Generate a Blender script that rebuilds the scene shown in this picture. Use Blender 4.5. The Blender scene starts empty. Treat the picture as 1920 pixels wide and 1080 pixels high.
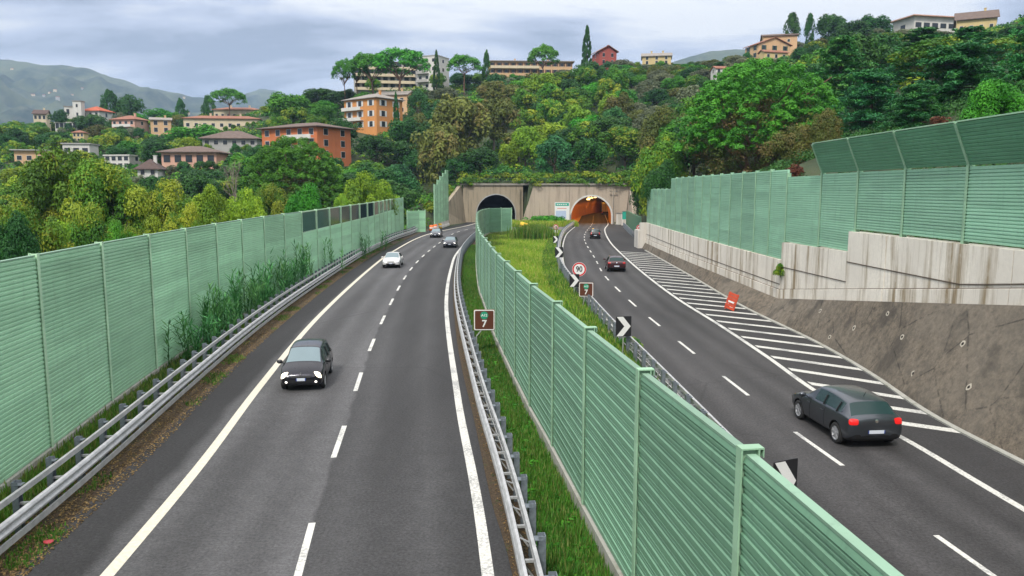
import bpy, bmesh, math, random
import numpy as np
from mathutils import Vector, Matrix
from mathutils.noise import noise as pnoise
R = math.radians
# ---------------------------------------------------------------- camera, world, sun, exposure
CAM_H = 7.65
F = 1430.0                                   # focal length in photo pixels (1920 wide)
PITCH = math.atan(184.0 / F)
sc = bpy.context.scene
cd = bpy.data.cameras.new('camera'); cam = bpy.data.objects.new('camera', cd)
sc.collection.objects.link(cam)
cd.sensor_width = 36.0; cd.lens = 36.0 * F / 1920.0; cd.clip_start = 0.2; cd.clip_end = 20000
cam.location = (0, 0, CAM_H); cam.rotation_euler = (math.pi/2 - PITCH, 0, 0)
sc.camera = cam
SUN_EL, SUN_AZ = 48.0, 198.0                 # azimuth clockwise from +Y
w = bpy.data.worlds.new('World'); sc.world = w; w.use_nodes = True
nt = w.node_tree; N = nt.nodes; L = nt.links
for n in list(N): N.remove(n)
out = N.new('ShaderNodeOutputWorld'); bg = N.new('ShaderNodeBackground'); bg.inputs[1].default_value = 0.1
sky = N.new('ShaderNodeTexSky'); sky.sky_type = 'NISHITA'; sky.sun_disc = False
sky.sun_elevation = R(SUN_EL); sky.sun_rotation = R(SUN_AZ); sky.air_density = 1.2; sky.dust_density = 2.0
tc = N.new('ShaderNodeTexCoord'); sep = N.new('ShaderNodeSeparateXYZ'); L.new(tc.outputs['Generated'], sep.inputs[0])
def wm(op, a, b=None, clamp=False):
    n = N.new('ShaderNodeMath'); n.operation = op; n.use_clamp = clamp
    for i, v in enumerate((a, b)):
        if v is None: continue
        if isinstance(v, (int, float)): n.inputs[i].default_value = v
        else: L.new(v, n.inputs[i])
    return n.outputs[0]
zc = wm('MAXIMUM', sep.outputs[2], 0.0)
den = wm('ADD', zc, 0.16)
cmb = N.new('ShaderNodeCombineXYZ')
L.new(wm('DIVIDE', sep.outputs[0], den), cmb.inputs[0]); L.new(wm('DIVIDE', sep.outputs[1], den), cmb.inputs[1])
mp = N.new('ShaderNodeMapping'); L.new(cmb.outputs[0], mp.inputs[0])
mp.inputs['Location'].default_value = (3.35, 2.2, 0); mp.inputs['Scale'].default_value = (0.85, 1.5, 1); mp.inputs['Rotation'].default_value = (0, 0, R(-24))
n1 = N.new('ShaderNodeTexNoise'); n1.inputs['Scale'].default_value = 1.0; n1.inputs['Detail'].default_value = 7; n1.inputs['Roughness'].default_value = 0.56; n1.inputs['Distortion'].default_value = 0.3
L.new(mp.outputs[0], n1.inputs['Vector'])
cr = N.new('ShaderNodeValToRGB'); L.new(n1.outputs['Fac'], cr.inputs[0])
e = cr.color_ramp.elements
e[0].position = 0.40; e[0].color = (0.37, 0.42, 0.53, 1)
e[1].position = 0.60; e[1].color = (0.97, 0.98, 1.0, 1)
m_ = e.new(0.5); m_.color = (0.62, 0.675, 0.82, 1)
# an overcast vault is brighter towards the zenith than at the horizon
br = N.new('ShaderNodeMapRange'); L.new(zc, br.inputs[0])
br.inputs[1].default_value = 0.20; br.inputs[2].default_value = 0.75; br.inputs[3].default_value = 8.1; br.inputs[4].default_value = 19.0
wt = N.new('ShaderNodeMapRange'); L.new(zc, wt.inputs[0]); wt.inputs[1].default_value = .24; wt.inputs[2].default_value = .6
cw = N.new('ShaderNodeMix'); cw.data_type = 'RGBA'; L.new(wt.outputs[0], cw.inputs[0]); L.new(cr.outputs[0], cw.inputs[6]); cw.inputs[7].default_value = (.80, .79, .78, 1)
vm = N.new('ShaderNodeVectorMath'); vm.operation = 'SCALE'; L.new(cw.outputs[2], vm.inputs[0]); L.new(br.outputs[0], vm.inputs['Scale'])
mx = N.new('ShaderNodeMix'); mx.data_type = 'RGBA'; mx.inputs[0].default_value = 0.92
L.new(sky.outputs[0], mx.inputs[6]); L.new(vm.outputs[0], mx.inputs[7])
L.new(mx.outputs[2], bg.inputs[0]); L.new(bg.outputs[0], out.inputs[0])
sd = bpy.data.lights.new('sun', 'SUN'); sd.energy = 2.4; sd.angle = R(9); sd.color = (1.0, 0.95, 0.88)
so = bpy.data.objects.new('sun', sd); sc.collection.objects.link(so)
sdir = Vector((math.sin(R(SUN_AZ))*math.cos(R(SUN_EL)), math.cos(R(SUN_AZ))*math.cos(R(SUN_EL)), math.sin(R(SUN_EL))))
so.rotation_euler = sdir.to_track_quat('Z', 'Y').to_euler(); so.location = (0, 0, 300)
sc.view_settings.view_transform = 'Standard'; sc.view_settings.look = 'None'
sc.view_settings.exposure = 0.42; sc.view_settings.gamma = 1.0; sc.view_settings.use_curve_mapping = False
sc.cycles.max_bounces = 6; sc.cycles.transparent_max_bounces = 8; sc.cycles.volume_bounces = 0
sc.cycles.use_denoising = True

# ---------------------------------------------------------------- picture -> place
CP, SP = math.cos(PITCH), math.sin(PITCH)
def ray(px, py):
    u, v = (px-960)/F, (540-py)/F
    return Vector((u, CP + v*SP, -SP + v*CP))
def G(px, py, z=0.0):                        # the point at height z seen at a photo pixel
    d = ray(px, py); t = (z-CAM_H)/d.z
    return (d.x*t, d.y*t)
def P(px, py, Y):                            # the point at distance Y seen at a photo pixel
    d = ray(px, py); t = Y/d.y
    return Vector((d.x*t, Y, CAM_H + d.z*t))
def proj(p):
    x, y, z = p[0], p[1], p[2]-CAM_H
    dep = y*CP - z*SP; up = y*SP + z*CP
    if dep <= 0.1: return (-9999, -9999)
    return (960 + F*x/dep, 540 - F*up/dep)

# ---------------------------------------------------------------- object helpers
C = sc.collection
def tag(o, label=None, cat=None, group=None, kind=None):
    if label: o['label'] = label
    if cat: o['category'] = cat
    if group: o['group'] = group
    if kind: o['kind'] = kind
    return o
def empty(name, loc=(0, 0, 0), rz=0.0):
    o = bpy.data.objects.new(name, None); C.objects.link(o); o.location = loc; o.rotation_euler = (0, 0, rz)
    o.empty_display_size = 0.3
    return o
def link(name, me, mat=None, parent=None, smooth=False):
    o = bpy.data.objects.new(name, me); C.objects.link(o)
    if mat is not None:
        me.materials.clear(); me.materials.append(mat)
    if parent: o.parent = parent
    if smooth:
        me.polygons.foreach_set('use_smooth', [True]*len(me.polygons))
    return o
def copy_tree(o, parent=None):
    c = o.copy(); C.objects.link(c)
    if parent: c.parent = parent
    for ch in list(o.children): copy_tree(ch, c)
    return c
class MB:
    def __init__(s): s.v = []; s.f = []
    def quad(s, *p):
        b = len(s.v); s.v += [tuple(q) for q in p]; s.f.append(tuple(range(b, b+len(p)))); return s
    def box(s, x0, x1, y0, y1, z0, z1, M=None):
        p = [(x0,y0,z0),(x1,y0,z0),(x1,y1,z0),(x0,y1,z0),(x0,y0,z1),(x1,y0,z1),(x1,y1,z1),(x0,y1,z1)]
        if M is not None: p = [tuple(M @ Vector(q)) for q in p]
        b = len(s.v); s.v += p
        s.f += [tuple(b+i for i in f) for f in ((0,3,2,1),(4,5,6,7),(0,1,5,4),(1,2,6,5),(2,3,7,6),(3,0,4,7))]
        return s
    def bar(s, a, b, w_, h_=None, up=(0,0,1)):         # square bar between two points
        a = Vector(a); b = Vector(b); d = (b-a)
        if d.length < 1e-6: return s
        d.normalize(); u = Vector(up)
        if abs(d.dot(u)) > .98: u = Vector((0,1,0))
        sx = d.cross(u).normalized(); uz = sx.cross(d).normalized(); h_ = h_ or w_
        p = []
        for q in (a, b):
            for i, j in ((-1,-1),(1,-1),(1,1),(-1,1)): p.append(tuple(q + sx*(i*w_/2) + uz*(j*h_/2)))
        k = len(s.v); s.v += p
        s.f += [tuple(k+i for i in f) for f in ((0,1,2,3),(7,6,5,4),(0,4,5,1),(1,5,6,2),(2,6,7,3),(3,7,4,0))]
        return s
    def tube(s, pts, rad, n=6, cap=True):
        pts = [Vector(p) for p in pts]; k = len(s.v)
        rs = rad if isinstance(rad, (list, tuple)) else [rad]*len(pts)
        for i, p in enumerate(pts):
            d = (pts[min(i+1, len(pts)-1)] - pts[max(i-1, 0)]).normalized()
            u = Vector((1,0,0)) if abs(d.x) < .8 else Vector((0,1,0))
            a = d.cross(u).normalized(); b = d.cross(a)
            for j in range(n):
                t = 2*math.pi*j/n; s.v.append(tuple(p + (a*math.cos(t) + b*math.sin(t))*rs[i]))
        for i in range(len(pts)-1):
            for j in range(n):
                s.f.append((k+i*n+j, k+i*n+(j+1)%n, k+(i+1)*n+(j+1)%n, k+(i+1)*n+j))
        if cap:
            s.f.append(tuple(k+j for j in range(n))[::-1]); s.f.append(tuple(k+(len(pts)-1)*n+j for j in range(n)))
        return s
    def mesh(s, name='m'):
        me = bpy.data.meshes.new(name); me.from_pydata(s.v, [], s.f); me.validate(); me.update(); return me
    def build(s, name, mat, parent=None, smooth=False):
        return link(name, s.mesh(name), mat, parent, smooth)

def catmull(pts, step=1.0):
    pts = [Vector((p[0], p[1], p[2] if len(p) > 2 else 0.0)) for p in pts]
    ext = [pts[0]*2-pts[1]] + pts + [pts[-1]*2-pts[-2]]
    raw = []
    for i in range(1, len(ext)-2):
        p0, p1, p2, p3 = ext[i-1:i+3]
        t0 = 0.0; t1 = t0 + max((p1-p0).length, 1e-4)**.5; t2 = t1 + max((p2-p1).length, 1e-4)**.5; t3 = t2 + max((p3-p2).length, 1e-4)**.5
        k = max(2, int((p2-p1).length/0.5))
        for j in range(k):
            t = t1 + (t2-t1)*j/k
            A1 = p0*((t1-t)/(t1-t0)) + p1*((t-t0)/(t1-t0)); A2 = p1*((t2-t)/(t2-t1)) + p2*((t-t1)/(t2-t1)); A3 = p2*((t3-t)/(t3-t2)) + p3*((t-t2)/(t3-t2))
            B1 = A1*((t2-t)/(t2-t0)) + A2*((t-t0)/(t2-t0)); B2 = A2*((t3-t)/(t3-t1)) + A3*((t-t1)/(t3-t1))
            raw.append(B1*((t2-t)/(t2-t1)) + B2*((t-t1)/(t2-t1)))
    raw.append(pts[-1])
    out = [raw[0]]; acc = 0.0; need = step
    for a, b in zip(raw, raw[1:]):
        seg = (b-a).length; pos = 0.0
        while acc + seg - pos >= need - 1e-9 and seg > 1e-9:
            pos += need - acc; out.append(a + (b-a)*(pos/seg)); acc = 0.0
            need = step
            if pos > seg: break
        acc += seg - pos if seg >= pos else 0
    return out
def normals2(pl):
    ns = []
    for i in range(len(pl)):
        d = pl[min(i+1, len(pl)-1)] - pl[max(i-1, 0)]; d.z = 0; d.normalize(); ns.append(Vector((-d.y, d.x, 0)))  # to the left
    return ns
def offset(pl, d):
    return [p + n*d for p, n in zip(pl, normals2(pl))]
def arc(pl):
    s = [0.0]
    for a, b in zip(pl, pl[1:]): s.append(s[-1] + (b-a).length)
    return s
def at_s(pl, s, S=None):
    S = S or arc(pl)
    s = max(0, min(s, S[-1]-1e-6))
    i = int(np.searchsorted(S, s, side='right'))-1; i = min(i, len(pl)-2)
    t = (s-S[i])/(S[i+1]-S[i]); d = (pl[i+1]-pl[i]).normalized()
    return pl[i].lerp(pl[i+1], t), d
def x_at(pl, y):
    for a, b in zip(pl, pl[1:]):
        if (a.y <= y <= b.y) or (b.y <= y <= a.y):
            return a.x + (b.x-a.x)*((y-a.y)/((b.y-a.y) or 1e-9))
    return pl[0].x if abs(y-pl[0].y) < abs(y-pl[-1].y) else pl[-1].x
def sweep(pl, prof, closed=True, caps=True):            # prof: (lateral to the left, height)
    m = MB(); ns = normals2(pl); n = len(prof)
    for p, nn in zip(pl, ns):
        for a, h in prof: m.v.append((p.x+nn.x*a, p.y+nn.y*a, p.z+h))
    for i in range(len(pl)-1):
        for j in range(n if closed else n-1):
            a = i*n+j; b = i*n+(j+1) % n; m.f.append((a, b, b+n, a+n))
    if closed and caps:
        m.f.append(tuple(range(n))[::-1]); m.f.append(tuple((len(pl)-1)*n+j for j in range(n)))
    return m
def strip(pl, a, b, z):
    return sweep(pl, [(a, z), (b, z)], closed=False)

# ---------------------------------------------------------------- materials
MATS = {}
class NB:
    def __init__(s, name):
        s.m = bpy.data.materials.new(name); s.m.use_nodes = True; s.t = s.m.node_tree
        s.p = s.t.nodes['Principled BSDF']; s.out = s.t.nodes['Material Output']
    def n(s, t, **kw):
        x = s.t.nodes.new(t)
        for k, v in kw.items():
            if k.startswith('_'): setattr(x, k[1:], v)
            else:
                key = k.replace('__', ' ')
                x.inputs[key].default_value = v
        return x
    def l(s, a, b): s.t.links.new(a, b)
    def coord(s, kind='Object', scale=(1,1,1), loc=(0,0,0), rot=(0,0,0)):
        c = s.t.nodes.new('ShaderNodeTexCoord'); m = s.t.nodes.new('ShaderNodeMapping')
        s.l(c.outputs[kind], m.inputs[0]); m.inputs['Scale'].default_value = scale; m.inputs['Location'].default_value = loc; m.inputs['Rotation'].default_value = rot
        return m.outputs[0]
    def noise(s, vec, scale, detail=4, rough=.55, dist=0.0):
        x = s.n('ShaderNodeTexNoise'); x.inputs['Scale'].default_value = scale; x.inputs['Detail'].default_value = detail
        x.inputs['Roughness'].default_value = rough; x.inputs['Distortion'].default_value = dist
        if vec is not None: s.l(vec, x.inputs['Vector'])
        return x.outputs['Fac']
    def ramp(s, fac, stops):
        x = s.n('ShaderNodeValToRGB'); s.l(fac, x.inputs[0]); el = x.color_ramp.elements
        while len(el) < len(stops): el.new(.5)
        for q, (pos, c) in zip(el, stops):
            q.position = pos; q.color = (c, c, c, 1) if isinstance(c, (int, float)) else (*c, 1)
        return x.outputs[0]
    def mix(s, fac, a, b, mode='MIX'):
        x = s.n('ShaderNodeMix'); x.data_type = 'RGBA'; x.blend_type = mode
        for i, v in ((0, fac), (6, a), (7, b)):
            if isinstance(v, (int, float)): x.inputs[i].default_value = v if i == 0 else (v, v, v, 1)
            elif isinstance(v, (tuple, list)): x.inputs[i].default_value = (*v, 1)
            else: s.l(v, x.inputs[i])
        return x.outputs[2]
    def math(s, op, a, b=0.0, clamp=False):
        x = s.n('ShaderNodeMath'); x.operation = op; x.use_clamp = clamp
        for i, v in enumerate((a, b)):
            if isinstance(v, (int, float)): x.inputs[i].default_value = v
            else: s.l(v, x.inputs[i])
        return x.outputs[0]
    def bump(s, h, strength=.3, dist=.02):
        b = s.n('ShaderNodeBump'); b.inputs['Strength'].default_value = strength; b.inputs['Distance'].default_value = dist
        s.l(h, b.inputs['Height']); s.l(b.outputs[0], s.p.inputs['Normal'])
    def set(s, base=None, rough=None, metal=None, spec=None, coat=None):
        for k, v in (('Base Color', base), ('Roughness', rough), ('Metallic', metal), ('Specular IOR Level', spec), ('Coat Weight', coat)):
            if v is None: continue
            if isinstance(v, (int, float)): s.p.inputs[k].default_value = v
            elif isinstance(v, (tuple, list)): s.p.inputs[k].default_value = (*v, 1)
            else: s.l(v, s.p.inputs[k])
        return s
def simple(name, col, rough=.6, metal=0.0, var=.15, scale=3.0, coat=None, spec=None, coord='Object'):
    if name in MATS: return MATS[name]
    b = NB(name); v = b.coord(coord)
    f = b.noise(v, scale, 5)
    c = b.mix(f, tuple(x*(1-var) for x in col), tuple(min(1, x*(1+var)) for x in col))
    b.set(base=c, rough=rough, metal=metal, coat=coat, spec=spec); MATS[name] = b.m; return b.m
def emis(name, col, st, base=None):
    b = NB(name); b.set(base=base or col, rough=.3); b.p.inputs['Emission Color'].default_value = (*col, 1); b.p.inputs['Emission Strength'].default_value = st
    MATS[name] = b.m; return b.m

def mat_asphalt(name, base, uvtracks=None, seed=0.0):
    b = NB(name); v = b.coord('Object', loc=(seed, seed, 0))
    fine = b.noise(v, 13, 6, .85); mid = b.noise(v, 2.2, 6, .7); big = b.noise(b.coord('Object', scale=(.35, .05, .2), loc=(seed, 0, 0)), 1.0, 4)
    c = b.mix(b.ramp(fine, ((.34, 0), (.66, 1))), tuple(x*.52 for x in base), tuple(x*1.48 for x in base))
    c = b.mix(b.ramp(mid, ((.3, .80), (.7, 1.2))), c, c, 'MIX') if False else b.mix(1.0, c, b.ramp(mid, ((.3, .78), (.72, 1.2))), 'MULTIPLY')
    c = b.mix(1.0, c, b.ramp(big, ((.3, .78), (.7, 1.25))), 'MULTIPLY')
    if uvtracks:
        uv = b.n('ShaderNodeUVMap'); s_ = b.n('ShaderNodeSeparateXYZ'); b.l(uv.outputs[0], s_.inputs[0])
        # polished wheel paths and the seam between the two laid lanes (u = metres across)
        wob = b.math('MULTIPLY', b.math('SUBTRACT', b.noise(v, .35, 3), .5), .5)
        u = b.math('ADD', s_.outputs[0], wob)
        mr = b.n('ShaderNodeMapRange'); b.l(u, mr.inputs[0]); mr.inputs[1].default_value = uvtracks[0]; mr.inputs[2].default_value = uvtracks[1]
        c = b.mix(1.0, c, b.ramp(mr.outputs[0], uvtracks[2]), 'MULTIPLY')
        # fine cracks
    vo = b.n('ShaderNodeTexVoronoi'); vo.feature = 'DISTANCE_TO_EDGE'; vo.inputs['Scale'].default_value = .16
    vd = b.n('ShaderNodeMix'); vd.data_type = 'RGBA'; vd.inputs[0].default_value = .12; b.l(v, vd.inputs[6])
    nz = b.n('ShaderNodeTexNoise'); nz.inputs['Scale'].default_value = 1.1; nz.inputs['Detail'].default_value = 6; b.l(v, nz.inputs['Vector']); b.l(nz.outputs['Color'], vd.inputs[7])
    sc_ = b.n('ShaderNodeVectorMath'); sc_.operation = 'SCALE'; sc_.inputs['Scale'].default_value = 1.0; b.l(vd.outputs[2], sc_.inputs[0]); b.l(sc_.outputs[0], vo.inputs['Vector'])
    crk = b.math('MULTIPLY', b.ramp(vo.outputs['Distance'], ((.0, 1), (.006, 0))), b.ramp(b.noise(v, .12, 2), ((.46, 0), (.60, .45))))
    c = b.mix(crk, c, tuple(x*.35 for x in base))
    b.set(base=c, rough=b.ramp(mid, ((.3, .78), (.7, .95))), spec=.3); b.bump(fine, .6, .015)
    MATS[name] = b.m; return b.m
LANE_R = ((0, .62), (.10, .62), (.115, 1.12), (.16, 1.15), (.24, .95), (.33, 1.18), (.45, .92), (.55, 1.10), (.585, 1.12), (.60, .78), (.68, .92), (.76, .78), (.86, .95), (1.0, .78))
mat_asphalt('asphalt_approach', (.076, .075, .078), (4.6+3.0, -4.6, ((0, .42), (.265, .42), (.29, 1.05), (.345, 1.15), (.39, .84), (.43, .86), (.48, 1.25), (.53, .98), (.555, .96), (.60, 1.22), (.622, 1.18), (.63, .68), (.68, .80), (.73, .58), (.78, .60), (.84, .84), (.9, .60), (1.0, .58))))
mat_asphalt('asphalt_away', (.053, .051, .052), (-4.5, 4.0, ((0, .80), (.14, .90), (.20, 1.2), (.28, .78), (.36, 1.22), (.44, .80), (.53, 1.05), (.58, .90), (.66, 1.2), (.74, .8), (.82, 1.15), (.90, .8), (1, .8))), 7.3)
mat_asphalt('asphalt_service', (.13, .125, .12), None, 3.1)

def mat_paint():
    b = NB('road_paint'); v = b.coord('Object')
    f = b.noise(v, 14, 5, .7); g = b.noise(v, .8, 4)
    c = b.mix(b.ramp(f, ((.40, 0), (.62, 1))), (.50, .49, .45), (.70, .69, .65))
    c = b.mix(b.ramp(b.math('MULTIPLY', f, g), ((.17, .75), (.25, 0))), c, (.25, .25, .25))
    b.set(base=c, rough=.6); MATS['paint'] = b.m
    b = NB('edge_paint'); v = b.coord('Object'); f = b.noise(v, 10, 5, .7)
    c = b.mix(b.ramp(f, ((.35, 0), (.65, 1))), (.54, .49, .39), (.68, .63, .53)); b.set(base=c, rough=.6); MATS['edge'] = b.m
mat_paint()
def mat_green(name, base, stain=.5):
    b = NB(name); v = b.coord('Object'); f = b.noise(b.coord('Object', scale=(.6, .6, .15)), 1.6, 6, .7); g = b.noise(v, .35, 4, .65)
    c = b.mix(b.ramp(f, ((.3, 0), (.75, stain))), base, tuple(x*k for x, k in zip(base, (.72, .70, .70))))
    c = b.mix(b.ramp(g, ((.35, 0), (.7, .35))), c, tuple(x*k for x, k in zip(base, (1.25, 1.08, 1.15))))
    d = b.noise(b.coord('Object', scale=(3, 3, .25)), 2.0, 6, .7)
    c = b.mix(b.ramp(d, ((.54, 0), (.74, .55))), c, tuple(x*.5 for x in base))
    e_ = b.noise(b.coord('Object', scale=(.25, .25, 2.0)), 1.0, 3, .6); c = b.mix(b.ramp(e_, ((.52, 0), (.60, .32))), c, tuple(x*.62 for x in base))
    sz = b.n('ShaderNodeSeparateXYZ'); b.l(v, sz.inputs[0]); fl = b.math('FLOOR', b.math('MULTIPLY', sz.outputs[2], 2.0)); oi = b.n('ShaderNodeObjectInfo')
    wn = b.n('ShaderNodeTexWhiteNoise'); wn.noise_dimensions = '1D'; b.l(b.math('ADD', fl, b.math('MULTIPLY', oi.outputs['Random'], 91.0)), wn.inputs['W'])
    c = b.mix(b.math('MULTIPLY', wn.outputs['Value'], .34), c, tuple(x*.45 for x in base))
    b.set(base=c, rough=b.ramp(g, ((.3, .38), (.7, .55)))); MATS[name] = b.m
mat_green('panel_left', (.42, .74, .48)); mat_green('post_light', (.50, .74, .50), .25); mat_green('panel_mid', (.16, .33, .21)); mat_green('panel_right', (.32, .59, .41)); mat_green('green_post', (.32, .53, .35), .3)  # post_light: post green brightened in colour where the sun misses the posts
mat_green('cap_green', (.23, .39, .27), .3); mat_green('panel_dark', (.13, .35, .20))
def mat_concrete(name, light, dark, stainc, streak=1.0, rough_scale=1.0, seed=0, tie=True):
    b = NB(name); v = b.coord('Object', loc=(seed, seed, 0))
    big = b.noise(v, .25, 4); fine = b.noise(v, 7*rough_scale, 6, .7)
    st = b.noise(b.coord('Object', scale=(1.6, 1.6, .10), loc=(seed, 0, 0)), 1.0, 6, .65)
    st2 = b.noise(b.coord('Object', scale=(5, 5, .22), loc=(seed, 0, 0)), 1.0, 5, .7)
    c = b.mix(b.ramp(fine, ((.3, 0), (.7, 1))), tuple(x*.82 for x in light), light)
    c = b.mix(b.ramp(big, ((.35, 0), (.65, .7))), c, dark)
    c = b.mix(b.math('MULTIPLY', b.ramp(st, ((.5, 0), (.66, 1))), .8*streak), c, stainc)
    c = b.mix(b.math('MULTIPLY', b.ramp(st2, ((.58, 0), (.74, 1))), .40*streak), c, tuple(x*.45 for x in stainc))
    bl = b.noise(v, .9, 6, .7); c = b.mix(b.math('MULTIPLY', b.ramp(bl, ((.5, 0), (.66, 1))), .5*streak), c, dark)
    b.set(base=c, rough=.85); b.bump(fine, .4, .02); MATS[name] = b.m
mat_concrete('wall_concrete', (.90, .84, .73), (.66, .61, .53), (.27, .20, .11), 1.2, seed=4)
mat_concrete('portal_concrete', (.47, .385, .30), (.38, .32, .255), (.16, .135, .10), .75, seed=11)
mat_concrete('portal_left', (.36, .30, .215), (.28, .235, .165), (.10, .088, .06), 1.0, seed=21)
mat_concrete('coping', (.30, .28, .24), (.24, .22, .18), (.14, .12, .09), .6, seed=31)
mat_concrete('plinth', (.42, .41, .37), (.34, .34, .30), (.17, .17, .12), .7, seed=15)
mat_concrete('white_block', (.66, .63, .58), (.52, .49, .44), (.32, .27, .2), .7, seed=19)
def mat_stonewall():
    b = NB('stone_wall'); v = b.coord('Object')
    vo = b.n('ShaderNodeTexVoronoi'); vo.inputs['Scale'].default_value = 5.5; b.l(v, vo.inputs['Vector'])
    fine = b.noise(v, 3.4, 10, .88); mid = b.noise(v, 1.2, 7, .75); big = b.noise(v, .12, 3)
    ver = b.noise(b.coord('Object', scale=(1, .5, .12)), 1.0, 5)
    c = b.mix(b.ramp(fine, ((.40, 0), (.60, 1))), (.045, .037, .027), (.235, .190, .140))
    c = b.mix(b.math('MULTIPLY', b.ramp(vo.outputs['Distance'], ((.0, 1), (.5, 0))), .28), c, (.28, .23, .16))
    c = b.mix(b.ramp(mid, ((.50, 0), (.68, .8))), c, (.055, .047, .036))
    c = b.mix(b.ramp(big, ((.4, 0), (.6, .45))), c, (.21, .185, .15))
    c = b.mix(b.ramp(ver, ((.54, 0), (.64, .65))), c, (.05, .044, .036))
    ck = b.n('ShaderNodeTexVoronoi'); ck.feature = 'DISTANCE_TO_EDGE'; ck.inputs['Scale'].default_value = .35; b.l(v, ck.inputs['Vector'])
    c = b.mix(b.math('MULTIPLY', b.ramp(ck.outputs['Distance'], ((0, 1), (.018, 0))), b.ramp(mid, ((.45, 0), (.55, .8)))), c, (.02, .018, .014))
    b.set(base=c, rough=.9); b.bump(b.math('ADD', fine, mid), .9, .06); MATS['stone_wall'] = b.m
mat_stonewall()
def mat_ground():
    b = NB('hill_ground'); v = b.coord('Object')
    a = b.noise(v, .12, 6, .7); f = b.noise(v, 1.7, 6, .7)
    c = b.mix(b.ramp(a, ((.35, 0), (.65, 1))), (.022, .042, .014), (.05, .07, .022))
    c = b.mix(b.ramp(f, ((.45, 0), (.7, .6))), c, (.055, .046, .026)); b.set(base=c, rough=.95); b.bump(f, .8, .2); MATS['ground'] = b.m
    b = NB('verge_dirt'); v = b.coord('Object'); a = b.noise(v, .9, 5, .7); f = b.noise(v, 18, 6, .8); g = b.noise(v, 3.5, 5, .7)
    c = b.mix(b.ramp(f, ((.35, 0), (.65, 1))), (.025, .018, .012), (.13, .085, .045))
    c = b.mix(b.ramp(g, ((.56, 0), (.66, .8))), c, b.mix(f, (.02, .04, .010), (.06, .09, .02)))
    b.set(base=c, rough=.95); b.bump(f, 1.0, .05); MATS['dirt'] = b.m
    b = NB('median_soil'); v = b.coord('Object'); a = b.noise(v, .25, 5, .7); f = b.noise(v, 9, 6, .8)
    c = b.mix(b.ramp(f, ((.3, 0), (.7, 1))), (.035, .07, .012), (.10, .17, .03))
    c = b.mix(b.ramp(a, ((.4, 0), (.62, .8))), c, (.19, .20, .05)); b.set(base=c, rough=.95); b.bump(f, 1.0, .06); MATS['soil'] = b.m
    b = NB('mountain'); v = b.coord('Object'); a = b.noise(v, .006, 8, .72); f = b.noise(v, .03, 6, .8)
    c = b.mix(b.ramp(a, ((.42, 0), (.58, 1))), (.012, .030, .018), (.07, .09, .045)); c = b.mix(b.ramp(f, ((.5, 0), (.75, .5))), c, (.16, .15, .11))
    b.set(base=c, rough=1.0); MATS['mountain'] = b.m
mat_ground()
def mat_steel():
    b = NB('galvanised'); v = b.coord('Object'); f = b.noise(v, 3.0, 5, .7); g = b.noise(b.coord('Object', scale=(1, 1, 4)), 9.0, 5, .7)
    c = b.mix(b.ramp(f, ((.35, 0), (.65, 1))), (.38, .385, .39), (.56, .56, .565))
    c = b.mix(b.ramp(g, ((.60, 0), (.75, .6))), c, (.20, .17, .14)); b.set(base=c, rough=.5, metal=.35); MATS['steel'] = b.m
    b = NB('steel_post'); v = b.coord('Object'); f = b.noise(v, 4.0, 5, .7)
    c = b.mix(b.ramp(f, ((.35, 0), (.65, 1))), (.11, .13, .15), (.22, .25, .28)); b.set(base=c, rough=.55, metal=.3); MATS['post'] = b.m
mat_steel()
def mat_glass(name, col, alpha=.75):
    b = NB(name); v = b.coord('Object'); f = b.noise(v, .8, 3)
    b.set(base=b.mix(f, col, tuple(x*1.5 for x in col)), rough=.08, spec=.7); b.p.inputs['Alpha'].default_value = alpha; MATS[name] = b.m
mat_glass('tint_glass', (.010, .040, .046), .98)
for nm in ('panel_left', 'panel_mid', 'panel_right', 'panel_dark'):     # sheets of different age
    m = MATS[nm]; t = m.node_tree; p = t.nodes['Principled BSDF']; src = p.inputs['Base Color'].links[0].from_socket
    oi = t.nodes.new('ShaderNodeObjectInfo'); r_ = t.nodes.new('ShaderNodeMapRange'); r_.inputs[3].default_value = .88; r_.inputs[4].default_value = 1.10
    t.links.new(oi.outputs['Random'], r_.inputs[0]); x = t.nodes.new('ShaderNodeVectorMath'); x.operation = 'SCALE'
    t.links.new(src, x.inputs[0]); t.links.new(r_.outputs[0], x.inputs['Scale']); t.links.new(x.outputs[0], p.inputs['Base Color'])

# ---------------------------------------------------------------- lines of the roads, on the ground
def GL(pts, tail=(), head=()):
    return list(head) + [G(*p) for p in pts] + list(tail)
dashL = catmull(GL([(560,1080),(588,970),(647,795),(678,697),(703,632),(739,556),(762.6,515),(787.6,485.4),(821.7,457),(858,435)], [(-5.3,168),(-4.4,183),(-3.6,260)], [(-3.0,2.0),(-0.9,-25)]), 1.0)
edgeL = catmull(GL([(202,1078),(370,879),(485,727),(591,600),(700,498.6),(737.7,471),(801.9,439.5)], [(-9.5,166),(-8.1,183),(-7.3,260)], [(-6.4,2.0),(-4.6,-25)]), 1.0)
edgeM = catmull(GL([(910,1041),(859.4,752.6),(836.8,569.6),(846,502),(857,474)], [(-6.0,132),(-2.0,166),(-0.8,183),(0.2,260)], [(0.7,2.0),(2.6,-25)]), 1.0)
dashR = catmull(GL([(1865,1080),(1742,995),(1580,873),(1485,806),(1405,743),(1303,664),(1238,612),(1193,575),(1163,547),(1133,516),(1117,487),(1096,450),(1098,436)], [(18.0,172),(24.5,230),(28,260)], [(10.3,2.0),(11.6,-25)]), 1.0)
edgeR = catmull(GL([(1920,955),(1700,825),(1540,740),(1440,670),(1350,610),(1270,560),(1210,515),(1175,485),(1145,455),(1134,430)], [(21.6,172),(28,230),(31.6,260)], [(13.6,2.0),(15.1,-25)]), 1.0)
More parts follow.
